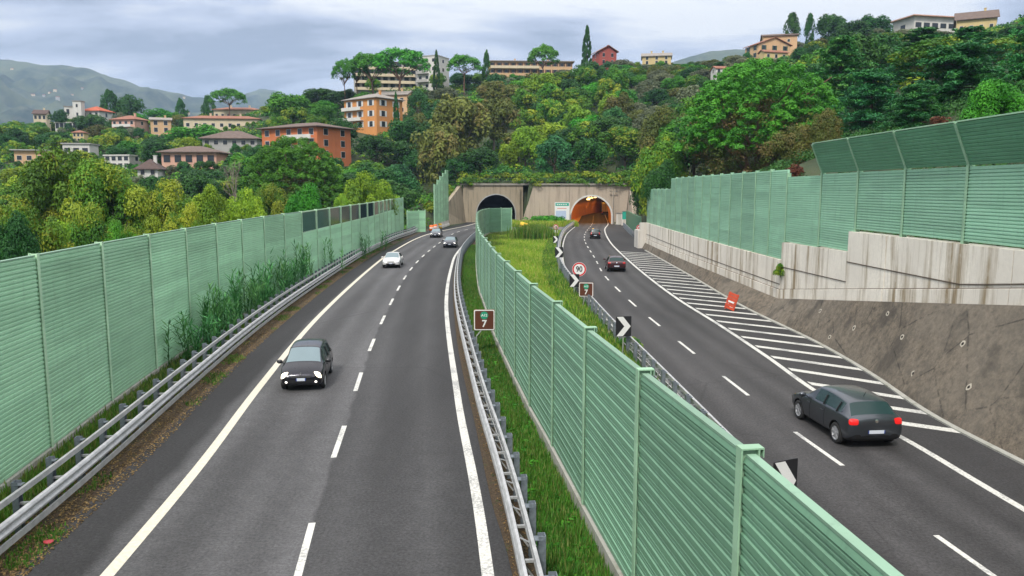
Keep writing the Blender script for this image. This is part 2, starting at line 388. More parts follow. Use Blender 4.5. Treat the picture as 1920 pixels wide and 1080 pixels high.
edgeC = catmull(GL([(1260,731),(1165,632),(1135,598),(1102,560),(1068,519),(1055,485),(1062,440),(1083,420)], [(14.9,178),(20.8,230),(24.4,260)], [(6.6,2.0),(8.0,-25)]), 1.0)
guardL = catmull([(p.x, p.y) for p in offset(edgeL, 2.75) if p.y < 126][::10] + [(-17.4,132),(-17.6,141),(-17.5,147)], 1.0)
guardM = offset([p for p in edgeM if p.y < 150], -0.95)
guardC = offset([p for p in edgeC if p.y < 168], 0.62)
barM = catmull([(4.6,-8.0),(3.25,5.0)] + [G(px, py, 4.5) for px, py in ((1402,847),(1201,694),(1100,615),(1038,565),(996,533),(967,508),(946,489),(929,473),(909,447),(901,438),(895,421),(894,407),(897,397),(912,391.5),(928,390),(962,390))], .25)
ZL = [(0,490,5.8),(65,478,5.8),(190,455,5.8),(350,428,5.8),(475,408.5,5.85),(555,398,5.9),(650,385,6.05),(700,378.5,6.15),(738,372.5,6.27)]
ptsL = [G(a, b, z) + (z,) for a, b, z in ZL]
ptsL = [(-9.6,-12,5.8),(-11.3,5,5.8)] + ptsL[1:] + [(-18.6,131,6.35)]
barL = catmull([(p[0], p[1]) for p in ptsL], .25)
def barL_top(y): return float(np.interp(y, [p[1] for p in ptsL], [p[2] for p in ptsL]))
WALLX = [(18.9,-25),(17.4,8),(16.9,20),(16.6,34),(16.6,48),(16.7,66),(17.1,84),(17.7,101)]
wallR = catmull(WALLX, .5)
footR = catmull([(17.0,-25)] + [G(px, py) for px, py in ((1920,866),(1755,780),(1640,703),(1540,645),(1400,577),(1300,519),(1205,466))][0:7], 1.0)

# ---------------------------------------------------------------- terrain: one sheet from below the bridge to the horizon
def portal_y(x): return 182.0 if x < 3.2 else 172.0
LB = [(-9.9,-60),(-9.9,-12),(-11.7,5)] + [(p[0]-.35, p[1]) for p in ptsL[2:-1]] + [(-18.9,132),(-18.0,141),(-16.2,150),(-15.2,168),(-12.2,182),(-12.2,3000)]
RB = [(19.3,-60)] + [(x+.25, y) for x, y in WALLX] + [(20.8,112),(23.0,125),(24.3,150),(27.2,172),(27.2,3000)]
def LX(y): return np.interp(y, [p[1] for p in LB], [p[0] for p in LB])
def RX(y): return np.interp(y, [p[1] for p in RB], [p[0] for p in RB])
TP = []
def tp(px, py, Y): v = P(px, py, Y); TP.append((v.x, v.y, v.z))
for a in [(900,330,190),(1000,332,190),(1100,332,182),(1180,335,182),(900,262,235),(1000,255,240),(1100,250,240),(1180,262,220),(1000,180,300),(1100,160,320),(850,190,300),(1200,140,330),
          (1300,135,330),(1430,120,300),(1600,105,260),(1750,75,300),(1880,70,290),(1500,310,75),(1300,320,130),(1250,330,150),(1700,235,85),(1880,190,70),(1880,120,130),(1550,190,170),(1400,200,200),(1300,230,200),(1250,265,190),
          (750,335,215),(650,310,215),(560,305,205),(480,300,210),(700,255,262),(620,208,300),(750,172,320),(830,172,320),(400,300,235),(300,310,240),(250,268,300),(150,250,350),(50,262,350),(450,225,330),(300,268,310),(200,330,220),(60,330,220),(0,260,380),
          (820,405,185),(800,380,200),(350,262,290)]: tp(*a)
TP += [(-13,5,-1.5),(-16,25,-2.5),(-19,60,-3),(-20,95,-2.5),(-22,125,-1.5),(-30,30,-3.5),(-40,60,-4),(-50,100,-2),(-90,140,2),(-130,120,2),(-60,20,-4),(-100,60,-2),(-200,100,2),(-35,150,2),(-22,160,1.5),(-60,165,5),(-45,130,-1),(-100,185,8),(-220,220,16),
       (-16,182,7),(-20,172,4.5),(20,10,5.6),(20,30,5.4),(20,60,3.8),(20,90,4.2),(25,30,7),(25,60,6.5),(26,95,6.5),(24,118,3.0),(27,150,5.0),(30,172,10),(40,20,13),(60,20,19),(80,60,26),(120,60,30),(120,150,33),(200,150,42),(200,280,75),(90,5,24),
       (60,420,62),(0,430,52),(-80,420,46),(-160,450,35),(140,420,66),(230,420,72),(-300,400,30),(-300,250,20),(0,600,45),(200,650,55),(-200,700,20),(-450,500,18),(400,400,80),(400,100,80),(-400,50,0),(-60,-60,-3),(60,-60,15),(300,700,50)]
TA = np.array(TP)
def tps_fit(A):
    n = len(A); X = A[:, :2]/100.0
    d = np.linalg.norm(X[:, None]-X[None], axis=2); K = np.where(d > 0, d*d*np.log(d+1e-12), 0) + np.eye(n)*.002
    Pm = np.hstack([np.ones((n, 1)), X]); M_ = np.zeros((n+3, n+3)); M_[:n, :n] = K; M_[:n, n:] = Pm; M_[n:, :n] = Pm.T
    return np.linalg.solve(M_, np.concatenate([A[:, 2], np.zeros(3)]))
TW = tps_fit(TA)
def tps(x, y):
    x = np.asarray(x, float)/100; y = np.asarray(y, float)/100; o = TW[-3] + TW[-2]*x + TW[-1]*y
    for (cx, cy), wt in zip(TA[:, :2]/100, TW[:-3]):
        r2 = (x-cx)**2 + (y-cy)**2; o = o + wt*r2*np.log(np.sqrt(r2)+1e-12)
    return o
def sstep(a, b, x): t = np.clip((x-a)/(b-a), 0, 1); return t*t*(3-2*t)
def TZ(x, y):
    x = np.asarray(x, float); y = np.asarray(y, float)
    xc = np.clip(x, -450, 400); yc = np.clip(y, -60, 700)
    z = tps(xc, yc); far = sstep(0, 900, np.hypot(x-xc, y-yc)); z = z*(1-far) + 5*far
    z = np.clip(z, -8, 90)
    py_ = np.where(x < 3.2, 182.0, 172.0)
    dl = LX(y)-x; dr = x-RX(y); dp = y-py_
    m = np.maximum.reduce([sstep(0, 4, dl)*(y < 183) , sstep(.3, 1.6, dr)*(y < 174), sstep(.6, 2.0, dp)])
    m = np.where(y > 176, np.maximum(m, sstep(0, 2.0, dp)), m)
    wob = 0.35*np.sin(x*.31+y*.17)*np.cos(x*.13-y*.29)
    return np.where(m <= 0, -.10, z*m + wob*m*np.clip(dp+40, 0, 1)*0.6 - .10*(1-m))
def tz(x, y): return float(TZ(np.array([x]), np.array([y]))[0])
def geo(a, b, s0):
    o = []; v = a; s = s0
    while abs(v-a) < abs(b-a): v += s*(1 if b > a else -1); s *= 1.45; o.append(v)
    return o
xs = sorted(geo(-260, -2700, 8)) + list(np.arange(-260, -60, 4.0)) + list(np.arange(-60, 60, 1.0)) + list(np.arange(60, 261, 4.0)) + geo(260, 2700, 8)
ys = sorted(geo(-40, -600, 8)) + list(np.arange(-40, 205, 1.5)) + list(np.arange(205, 501, 4.0)) + geo(501, 3200, 8)
xs = np.array(xs); ys = np.array(ys)
XX, YY = np.meshgrid(xs, ys); ZZ = TZ(XX, YY)
nx_, ny_ = len(xs), len(ys)
vv = np.stack([XX.ravel(), YY.ravel(), ZZ.ravel()], 1)
ii = np.arange(nx_-1)[None, :] + (np.arange(ny_-1)*nx_)[:, None]
fx = (XX[:-1, :-1]+XX[1:, 1:])/2; fy = (YY[:-1, :-1]+YY[1:, 1:])/2
zmin = np.minimum.reduce([ZZ[:-1, :-1], ZZ[1:, :-1], ZZ[:-1, 1:], ZZ[1:, 1:]])
hole = ((fx > 12.4) & (fx < 23.4) & (fy > 171.5) & (fy < 178) & (zmin < 7.5)) | ((fx > -9.4) & (fx < 1.8) & (fy > 181.0) & (fy < 188) & (zmin < 7.5))
q = np.stack([ii, ii+1, ii+nx_+1, ii+nx_], -1)[~hole]
me = bpy.data.meshes.new('ground'); me.from_pydata(vv.tolist(), [], q.reshape(-1, 4).tolist()); me.update()
tag(link('ground', me, MATS['ground'], smooth=True), kind='structure')

def road_mesh(name, base, a, b, z, mat, ymax=400, n=10, bx=None):
    pl = [p for p in base if p.y <= ymax]; ns = normals2(pl); v = []; f = []; uv = []
    for i, (p, nn) in enumerate(zip(pl, ns)):
        A = a(p.y) if callable(a) else a; B = b(p.y) if callable(b) else b
        for j in range(n+1):
            d = A + (B-A)*j/n; v.append((p.x+nn.x*d, p.y+nn.y*d, z)); uv.append((d, float(i)))
    for i in range(len(pl)-1):
        for j in range(n):
            k = i*(n+1)+j; f.append((k, k+1, k+n+2, k+n+1))
    me = bpy.data.meshes.new(name); me.from_pydata(v, [], f); ul = me.uv_layers.new(name='UVMap')
    for lp in me.loops: ul.data[lp.index].uv = uv[lp.vertex_index]
    me.update(); return link(name, me, mat)
tag(road_mesh('road', dashL, lambda y: 3.85+1.75+(max(0, y-110)*.02 if y < 150 else .8), -4.25, 0.0, MATS['asphalt_approach'], 255), kind='structure')
def right_reach(y):
    d = x_at(dashR, y)
    e_ = x_at(footR, y)+.35 if y < 97 else min(RX(y)-.6, 27) if y < 168 else d+5.6
    return -(e_-d)
tag(road_mesh('road', dashR, lambda y: 3.45, lambda y: min(right_reach(y), -3.6), 0.0, MATS['asphalt_away'], 255), kind='structure')
# paved yard between the two portals
yd = MB(); yd.quad((-2.0,139,-.012),(12.2,139,-.012),(13.2,160,-.012),(12.3,160,-.012),(-.5,157,-.012)); tag(yd.build('service_yard', MATS['asphalt_service']), kind='structure')
# verges
vL = [p for p in edgeL if p.y < 150]
tag(road_mesh('verge', vL, 6.6, 1.55, -.022, MATS['dirt'], 150, 6), kind='structure')
vM = [p for p in edgeM if p.y < 170]
tag(road_mesh('verge', vM, -.35, -2.1, -.014, MATS['dirt'], 170, 4), kind='structure')
ms = MB()
for a, b in zip(*(iter([]), iter([]))): pass
ymed = np.arange(-20, 142, 1.5)
for y0, y1 in zip(ymed, ymed[1:]):
    ms.quad((x_at(edgeM, y0)-(-1.0), y0, -.03), (x_at(edgeC, y0)-.25, y0, -.03), (x_at(edgeC, y1)-.25, y1, -.03), (x_at(edgeM, y1)+1.0, y1, -.03))
tag(ms.build('median_ground', MATS['soil']), kind='structure')

# ---------------------------------------------------------------- painted lines
mk = MB()
def add_m(m, other): k = len(m.v); m.v += other.v; m.f += [tuple(i+k for i in f) for f in other.f]
def line(base, w_, z=.004, ymax=240, ymin=-24): return strip([p for p in base if ymin < p.y < ymax], w_/2, -w_/2, z)
e1 = MB(); add_m(e1, line(edgeL, .28)); e3 = line(edgeM, .25); tag(e3.build('edge_lines', MATS['paint']), kind='structure'); tag(e1.build('edge_lines', MATS['edge']), kind='structure')
e2 = MB(); add_m(e2, line(edgeR, .22)); add_m(e2, line(edgeC, .18)); tag(e2.build('edge_lines', MATS['paint']), kind='structure')
def dashes(base, first, period, ln, w_, ymax):
    S = arc(base); m = MB(); s0 = None
    for i, p in enumerate(base):
        if p.y >= first: s0 = S[i] - (p.y-first); break
    k = -8
    while True:
        s = s0 + k*period; k += 1
        if s < 1: continue
        a, d = at_s(base, s, S)
        if a.y > ymax: break
        b, d2 = at_s(base, s+ln, S); n1 = Vector((-d.y, d.x, 0))*w_/2; n2_ = Vector((-d2.y, d2.x, 0))*w_/2; z = Vector((0, 0, .004))
        m.quad(a+n1+z, a-n1+z, b-n2_+z, b+n2_+z)
    return m
yL = G(622,858)[1]; tag(dashes(dashL, yL, 7.38, 3.0, .16, 230).build('lane_dashes', MATS['paint']), kind='structure')
yR = G(1580,873)[1]; tag(dashes(dashR, yR, 7.35, 3.0, .14, 230).build('lane_dashes', MATS['paint']), kind='structure')
hb = MB(); S = arc(edgeR); i0 = [i for i, p in enumerate(edgeR) if p.y > 24.8][0]; s = S[i0]
while True:
    a, d = at_s(edgeR, s, S)
    if a.y > 97: break
    n_ = Vector((d.y, -d.x, 0)); st = a + n_*.22; wid = max(.9, x_at(footR, a.y-1.5) - a.x - .35)
    dr = (n_ - d*.80); en = st + dr*wid; u = d*.27
    z = Vector((0, 0, .004)); hb.quad(st-u+z, en-u+z, en+u+z, st+u+z); s += 2.42
tag(hb.build('hatch_markings', MATS['paint']), kind='structure')

# ---------------------------------------------------------------- noise barriers
def rib_profile(z0, z1, th, style):
    pr = []; z = z0
    if style == 'fine':
        pat = [(0, .0), (.012, .028), (.075, .028), (.087, .0)] ; per = .125
    else:
        pat = [(0, 0), (.016, .030), (.115, .030), (.130, .004), (.155, .004), (.165, .016), (.19, .016), (.20, .004), (.225, .004), (.238, .030), (.325, .030), (.34, .004), (.365, .004), (.375, .016), (.395, .016), (.405, .002), (.425, .002), (.437, .026), (.478, .026), (.49, 0)]; per = .5
    k = 0
    while z < z1-.02:
        for dz, d in pat:
            zz = z+dz
            if zz > z1-.01: break
            if k % int(round(.5/per)) == 0 and dz == 0: pr.append((-.012, zz)); pr.append((-.012, zz+.010))
            else: pr.append((d, zz))
        z += per; k += 1
    pr.append((0.0, z1))
    out = [(th/2+d, z) for d, z in pr] ; back = [(-th/2-d, z) for d, z in reversed(pr)]
    clean = []
    for d, z in out: clean.append((d, max(z, clean[-1][1]) if clean else z))
    return clean + back
def panel_between(a, b, z0a, z1a, style, th=.10, z1b=None, inset=.05):
    d = (b-a); ln = d.length; d.normalize(); n = Vector((-d.y, d.x, 0)); A = a + d*inset; B = b - d*inset
    pr = rib_profile(z0a, z1a, th, style); m = MB(); k = len(pr)
    dz = 0 if z1b is None else (z1b-z1a)
    for q_, dd in ((A, 0), (B, dz)):
        for o_, z in pr: m.v.append((q_.x+n.x*o_, q_.y+n.y*o_, z + dd*(z-z0a)/(z1a-z0a)))
    for j in range(k): m.f.append((j, (j+1) % k, k+(j+1) % k, k+j))
    # ends as quads between the two faces
    h = k//2
    for base in (0, k):
        for j in range(h-1):
            m.f.append((base+j, base+j+1, base+k-2-j, base+k-1-j))
    return m
hpost_cache = {}
def hpost_mesh(h):
    key = round(h, 2)
    if key not in hpost_cache:
        m = MB(); fw, dp = .15, .24
        m.box(-fw/2, fw/2, -dp/2, -dp/2+.022, 0, h); m.box(-fw/2, fw/2, dp/2-.022, dp/2, 0, h); m.box(-.009, .009, -dp/2+.022, dp/2-.022, 0, h-.01)
        m.box(-.13, .13, -dp/2-.03, dp/2+.03, 0, .02)
        hpost_cache[key] = m.mesh('hpost')
    return hpost_cache[key]
def barrier(root, pl, s_list, z0, z1, mat, style, skip=None, capcol=None):
    S = arc(pl); P_ = [at_s(pl, s, S) for s in s_list]
    for (a, d) in P_:
        zb, zt = z0(a.y), z1(a.y)
        o = link('post', hpost_mesh(zt+.06-zb), None, root)
        if not o.data.materials: o.data.materials.append(MATS['green_post'])
        o.location = (a.x, a.y, zb); o.rotation_euler = (0, 0, math.atan2(d.y, d.x))
    return P_
# the long left barrier
rootL = tag(empty('noise_barrier', (-13.6, 22, 0)), 'long tall pale green ribbed noise barrier with dark glass panes, left of the traffic', 'noise barrier')
def adopt(o, root):      # parent while keeping world coordinates
    o.parent = root; o.matrix_parent_inverse = Matrix.Translation(-Vector(root.location)); return o
SL = arc(barL); sl = []
i22 = min(range(len(barL)), key=lambda i: abs(barL[i].y - G(65,478,5.8)[1])); s = SL[i22] - 7*5.02
while s < SL[-1]-1: sl.append(s); s += 5.02
sl = [x for x in sl if x > 0] + [SL[-1]-.02]
PLp = [at_s(barL, s, SL) for s in sl]
for (a, d) in PLp:
    zt = barL_top(a.y); o = link('post', hpost_mesh(round(zt+.3, 1)), None); 
    if not o.data.materials: o.data.materials.append(MATS['post_light'])
    o.location = (a.x, a.y, zt+.05-round(zt+.3, 1)); o.rotation_euler = (0, 0, math.atan2(d.y, d.x)); adopt(o, rootL)
ygl0, ygl1 = G(553,398,5.9)[1], G(738,372.5,6.27)[1]
capm = MB()
for (a, _), (b, _2) in zip(PLp, PLp[1:]):
    ya, yb = a.y, b.y; zt, zt2 = barL_top(ya), barL_top(yb); mid = (ya+yb)/2
    if ygl0 < mid < ygl1:
        adopt(panel_between(a, b, -.1, zt-1.75, 'fine', z1b=zt2-1.75).build('panel', MATS['panel_left']), rootL)
        d = (b-a).normalized(); A = a+d*.09; B = b-d*.09; g = MB(); n_ = Vector((-d.y, d.x, 0))*.012
        g.v += [tuple(v) for v in (A-n_+Vector((0,0,zt-1.70)), B-n_+Vector((0,0,zt2-1.70)), B-n_+Vector((0,0,zt2-.09)), A-n_+Vector((0,0,zt-.09)), A+n_+Vector((0,0,zt-1.70)), B+n_+Vector((0,0,zt2-1.70)), B+n_+Vector((0,0,zt2-.09)), A+n_+Vector((0,0,zt-.09)))]
        g.f += [(0,1,2,3),(7,6,5,4),(0,4,5,1),(2,6,7,3),(1,5,6,2),(0,3,7,4)]
        adopt(g.build('glass_pane', MATS['tint_glass']), rootL)
        fr = MB(); fr.bar(A+Vector((0,0,zt-.045)), B+Vector((0,0,zt2-.045)), .09, .08); adopt(fr.build('top_cap', MATS['post_light']), rootL); fr = MB(); fr.bar(A+Vector((0,0,zt-1.715)), B+Vector((0,0,zt2-1.715)), .12, .05)
        adopt(fr.build('pane_frame', MATS['post_light']), rootL)
    else:
        adopt(panel_between(a, b, -.1, zt-.04, 'fine', z1b=zt2-.04).build('panel', MATS['panel_left']), rootL)
        d = (b-a).normalized(); capm = MB(); capm.bar(a+d*.09+Vector((0,0,zt-.015)), b-d*.09+Vector((0,0,zt2-.015)), .14, .04); adopt(capm.build('top_cap', MATS['cap_green']), rootL)
pb = sweep([p for p in barL][::8], [(-.16, -.2), (.16, -.2), (.16, .12), (-.16, .12)]); adopt(pb.build('concrete_footing', MATS['plinth']), rootL)
# median barrier
rootM = tag(empty('noise_barrier', (1.7, 17.4, 0)), 'green ribbed noise barrier on a low concrete footing, snaking through the grass between both carriageways', 'noise barrier')
SM = arc(barM); tgt = [(x[0], x[1]) for x in (G(1402,847,4.5), G(1201,694,4.5))]
i0 = min(range(len(barM)), key=lambda i: (barM[i].x-tgt[0][0])**2 + (barM[i].y-tgt[0][1])**2); s = SM[i0] - 4.1*4
sm = []
while s < SM[-1]-1: sm.append(s); s += 4.1
sm = [x for x in sm if x > 0] + [SM[-1]-.02]
PMp = [at_s(barM, s, SM) for s in sm]; HM = 4.5
pc = hpost_mesh(HM-.2)
if not pc.materials: pc.materials.append(MATS['green_post'])
for (a, d) in PMp:
    o = link('post', pc); o.location = (a.x, a.y, .25); o.rotation_euler = (0, 0, math.atan2(d.y, d.x)); adopt(o, rootM)
    c_ = MB(); c_.box(-.08, .08, -.17, .12, HM+.05, HM+.07); c_.box(-.08, .08, -.17, -.158, HM-.05, HM+.05); k_ = c_.build('post_cap', MATS['green_post'])
    k_.location = (a.x, a.y, 0); k_.rotation_euler = (0, 0, math.atan2(d.y, d.x)); adopt(k_, rootM)
capm = MB()
for (a, _), (b, _2) in zip(PMp, PMp[1:]):
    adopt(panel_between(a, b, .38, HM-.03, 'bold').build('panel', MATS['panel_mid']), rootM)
    d = (b-a).normalized(); capm = MB(); capm.bar(a+d*.09+Vector((0,0,HM-.01)), b-d*.09+Vector((0,0,HM-.01)), .12, .035); adopt(capm.build('top_cap', MATS['cap_green']), rootM)
pb = sweep(barM[::6]+[barM[-1]], [(-.15, -.2), (.15, -.2), (.15, .375), (-.15, .375)]); adopt(pb.build('concrete_footing', MATS['plinth']), rootM)
# low return piece and the tall stepped barrier by the left portal
rr = tag(empty('noise_barrier', (-17.8, 135, 0)), 'short low pale green barrier section just past the end of the glazed barrier', 'noise barrier')
pp = [Vector(q) for q in ((-18.3,133.5,0),(-18.6,136.5,0),(-17.0,139.5,0),(-15.9,140.2,0))]
for i, a in enumerate(pp):
    o = link('post', hpost_mesh(4.1)); 
    if not o.data.materials: o.data.materials.append(MATS['green_post'])
    o.location = (a.x, a.y, 0); adopt(o, rr)
    if i: adopt(panel_between(pp[i-1], a, 0.0, 3.9, 'fine').build('panel', MATS['panel_left']), rr)
rs = tag(empty('noise_barrier', (-14.7, 155, 0)), 'tall stepped green noise barrier rising towards the wooded slope beside the left tunnel', 'noise barrier')
b0, b1 = Vector((-15.0,148,0)), Vector((-14.0,168,0)); tops = (8.7, 9.6, 10.4, 11.1, 11.8)
for i in range(6):
    a = b0.lerp(b1, i/5); o = link('post', hpost_mesh(tops[min(i, 4)]+.05))
    if not o.data.materials: o.data.materials.append(MATS['green_post'])
    o.location = (a.x, a.y, 0); o.rotation_euler = (0, 0, R(87)); adopt(o, rs)
    if i: adopt(panel_between(b0.lerp(b1, (i-1)/5), a, 1.1, tops[i-1], 'fine').build('panel', MATS['panel_left']), rs)
jb = sweep([b0, b0.lerp(b1, .5), b1], [(-.3, -.1), (.3, -.1), (.28, .25), (.13, .5), (.11, 1.09), (-.11, 1.09), (-.13, .5), (-.28, .25)])
adopt(jb.build('concrete_footing', MATS['white_block']), rs)

# ---------------------------------------------------------------- right retaining walls and barrier
def top_lower(y):      # top of the sloping stone wall
    return float(np.interp(y, [-25, 8, 22, 47, 60, 101], [7.2, 5.6, 4.25, .95, .95, .7]))
m = MB(); S = arc(wallR); ys_ = [p for p in wallR][::3] + [wallR[-1]]
for i, p in enumerate(ys_):
    zt = top_lower(p.y); fxx = x_at(footR, p.y) if p.y > footR[0].y else footR[0].x
    fxx = min(fxx, p.x - .25); m.v += [(fxx, p.y, -.1), (fxx+.02, p.y, .0), (p.x-.13, p.y, zt), (p.x+.3, p.y, zt), (p.x+.3, p.y, -.1)]
for i in range(len(ys_)-1):
    for j in range(4): a = i*5+j; m.f.append((a, a+5, a+6, a+1))
k = (len(ys_)-1)*5; m.f += [(0,1,2,3,4), (k+4,k+3,k+2,k+1,k)]
RW = tag(m.build('retaining_wall', MATS['stone_wall']), 'brown rough stone retaining wall sloping back beside the hatched shoulder', 'retaining wall')
m = sweep([p for p in footR if p.y < 97], [(.22, .0), (.04, .0), (.04, .07), (.22, .055)])
tag(m.build('kerb', MATS['plinth']), kind='structure')
def top_white(y):
    return 5.62 if y < 37.6 else 4.5 if y < 46.8 else 3.35
m = MB(); segs = [(-25, 37.6, 5.85, 5.62), (37.6, 46.9, 4.62, 4.45), (46.9, 101, 3.35, 3.38)]
yj = np.arange(-25, 101.1, 4.2)
simple('joint_rust', (.10, .075, .055), .9, var=.5, scale=2)
rw = tag(empty('retaining_wall', (17, 40, 0)), 'stained white concrete retaining wall with stepped top, below the green barrier on the right', 'retaining wall')
for (ya, yb, za, zb) in segs:
    cuts = [ya] + [y for y in yj if ya+.8 < y < yb-.8] + [yb]
    for c0, c1 in zip(cuts, cuts[1:]):
        mm = MB(); n_ = max(1, int((c1-c0)/1.4)); rows = []
        prg = random.Random(int(c0*10)); off = prg.uniform(-.012, .012)
        for k in range(n_+1):
            y = c0+.02 + (c1-c0-.04)*k/n_; x = x_at(wallR, y); zt = za+(zb-za)*(y-ya)/(yb-ya); zl = top_lower(y)
            # kick-out base course, lift joint, main lift
            rows.append([(x-.06+off, y, zl-.5), (x-.06+off, y, zl+.55), (x+off, y, zl+.57), (x+off, y, zl+.60), (x+off, y, zt-1.52 if zt-1.52 > zl+.7 else zl+.7), (x+.015+off, y, (zt-1.50 if zt-1.52 > zl+.7 else zl+.72)), (x+off, y, (zt-1.47 if zt-1.52 > zl+.7 else zl+.74)), (x+off, y, zt), (x+.6, y, zt), (x+.6, y, -.5)])
        w_ = len(rows[0])
        for r_ in rows: mm.v += r_
        for i in range(n_):
            for j in range(w_-1): a = i*w_+j; mm.f.append((a, a+w_, a+w_+1, a+1))
        k2 = n_*w_; mm.f += [tuple(range(w_)), tuple(range(k2+w_-1, k2-1, -1))]
        adopt(mm.build('wall_section', MATS['wall_concrete']), rw)
        for lvl in (0, 1):
            jm = MB(); js = []
            for k in range(n_+1):
                y = c0+.02 + (c1-c0-.04)*k/n_; x = x_at(wallR, y); zt = za+(zb-za)*(y-ya)/(yb-ya); zl = top_lower(y); z = zl+.575 if lvl == 0 else zt-1.50
                js.append((x-.012+off, y, max(z, zl+.7) if lvl else z))
            for p0, p1 in zip(js, js[1:]): jm.bar(p0, p1, .03, .035)
            adopt(jm.build('joint', MATS['joint_rust']), rw)
m = MB(); m.box(16.6, 18.2, 100.6, 103.6, -.1, 2.35); m.box(16.9, 18.2, 100.61, 101.6, 2.352, 3.34)
tag(m.build('wall_end_block', MATS['white_block']), 'pale concrete end block closing the far end of the right retaining wall', 'concrete block')
simple('drain_rim', (.42, .38, .31), .9, var=.3, scale=6); simple('drain_void', (.015, .013, .01), 1)
for (y, t) in ((26.3,.62),(24.6,.30),(30.5,.55),(28.2,.22),(35,.5),(39.5,.7),(22.8,.75),(32.6,.82),(21,.35),(37,.2)):
    x0, x1, z1 = x_at(footR, y)+.02, x_at(wallR, y)-.13, top_lower(y); p = Vector((x0+(x1-x0)*t, y, z1*t)); sl_ = Vector((x1-x0, 0, z1)).normalized(); n_ = Vector((-sl_.z, 0, sl_.x)); sd_ = Vector((0, 1, 0))
    for nm, r0, o_, mt in (('drain_rim', .13, .012, 'drain_rim'), ('drain_hole', .06, .018, 'drain_void')):
        m = MB(); rg_ = random.Random(int(y*10)); pts = [p + n_*o_ + sl_*(r0*rg_.uniform(.75, 1.2)*math.cos(a*.7)) + sd_*(r0*rg_.uniform(.7, 1.15)*math.sin(a*.7)) for a in range(9)]
        k = len(pts); m.v = [tuple(q) for q in pts] + [tuple(q - n_*.02) for q in pts]; m.f = [tuple(range(k))] + [(i, (i+1) % k, k+(i+1) % k, k+i) for i in range(k)]; adopt(m.build(nm, MATS[mt]), RW)

def btop(y): return 8.9 if y < 83 and y > 46.8 else 7.75 if y >= 83 else 8.6
rootR = tag(empty('noise_barrier', (16.9, 60, 3.3)), 'plain green noise barrier standing along the top of the stained white retaining wall', 'noise barrier')
rootK = tag(empty('noise_barrier', (16.9, 30, 5.6)), 'green noise barrier with overhanging tilted upper panels, on the near right wall', 'noise barrier')
pr = [G2 for G2 in ()]
def xr(y): return x_at(wallR, y) + .22
ysK = [41.6 - 4.38*k for k in range(0, 15)]
ysR = [41.6, 46.8] + [46.8+3.05*k for k in range(1, 18)] + [101]
def seg_zb(y): return 5.62+.10 if y < 37.0 else 4.55 if y < 46.7 else 3.36
def place_post(y, zb, zt, root):
    o = link('post', hpost_mesh(round(zt-zb, 2)))
    if not o.data.materials: o.data.materials.append(MATS['green_post'])
    o.location = (xr(y), y, zb); o.rotation_euler = (0, 0, R(90)); adopt(o, root)
for y in ysR[:]:
    zt = (8.68 if y < 42 else btop(y)+.05); zb = 4.5 if y < 46.9 else 3.34
    if y > 41.7: place_post(y, zb, zt+.02, rootR)
for a, b in zip(ysR, ysR[1:]):
    zt = 8.42 if a < 46 else (8.88 if (a+b)/2 < 83 else 7.75); zb = 4.52 if a < 46 else 3.37
    adopt(panel_between(Vector((xr(a), a, 0)), Vector((xr(b), b, 0)), zb, zt, 'fine').build('panel', MATS['panel_right']), rootR)
TD = (-.66, 1.58)
upm = MB(); 
for i, y in enumerate(ysK):
    zb = 4.6 if y > 37.8 else 5.6
    place_post(y, zb, 8.56, rootK)
    x = xr(y); u = MB(); u.bar((x, y, 8.50), (x+TD[0], y, 8.50+TD[1]), .13, .14, up=(0, 1, 0)); adopt(u.build('tilted_post', MATS['green_post']), rootK)
    if i < len(ysK)-1:
        b = ysK[i+1]; zb2 = 4.62 if y > 37.8 else 5.75
        adopt(panel_between(Vector((xr(b), b, 0)), Vector((xr(y), y, 0)), zb2, 8.5, 'fine').build('panel', MATS['panel_right']), rootK)
        pm = MB(); steps = 12; th = .05; ln = math.hypot(*TD); ux, uz = TD[0]/ln, TD[1]/ln; nx2, nz2 = -uz, ux   # outward normal (towards the road, down)
        prof = []
        for k in range(steps):
            t0 = .04 + (ln-.06)*k/steps; dt = (ln-.06)/steps
            prof += [(t0, 0.0), (t0+dt*.12, .022), (t0+dt*.78, .022), (t0+dt*.9, 0.0)]
        front = [(ux*t + nx2*(th/2+e_), uz*t + nz2*(th/2+e_)) for t, e_ in prof]; back = [(ux*t - nx2*(th/2+e_), uz*t - nz2*(th/2+e_)) for t, e_ in prof][::-1]
        ring = front+back; n_ = len(ring)
        for yy in (b+.07, y-.07):
            for dx, dz in ring: pm.v.append((xr(yy)+dx, yy, 8.53+dz))
        for j in range(n_): pm.f.append((j, (j+1) % n_, n_+(j+1) % n_, n_+j))
        h = n_//2
        for base in (0, n_):
            for j in range(h-1): pm.f.append((base+j, base+j+1, base+n_-2-j, base+n_-1-j))
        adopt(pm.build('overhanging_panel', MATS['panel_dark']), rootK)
        upm = MB(); upm.bar((xr(b)+TD[0], b+.06, 8.53+TD[1]+.01), (xr(y)+TD[0], y-.06, 8.53+TD[1]+.01), .11, .05)
        adopt(upm.build('top_cap', MATS['green_post']), rootK)

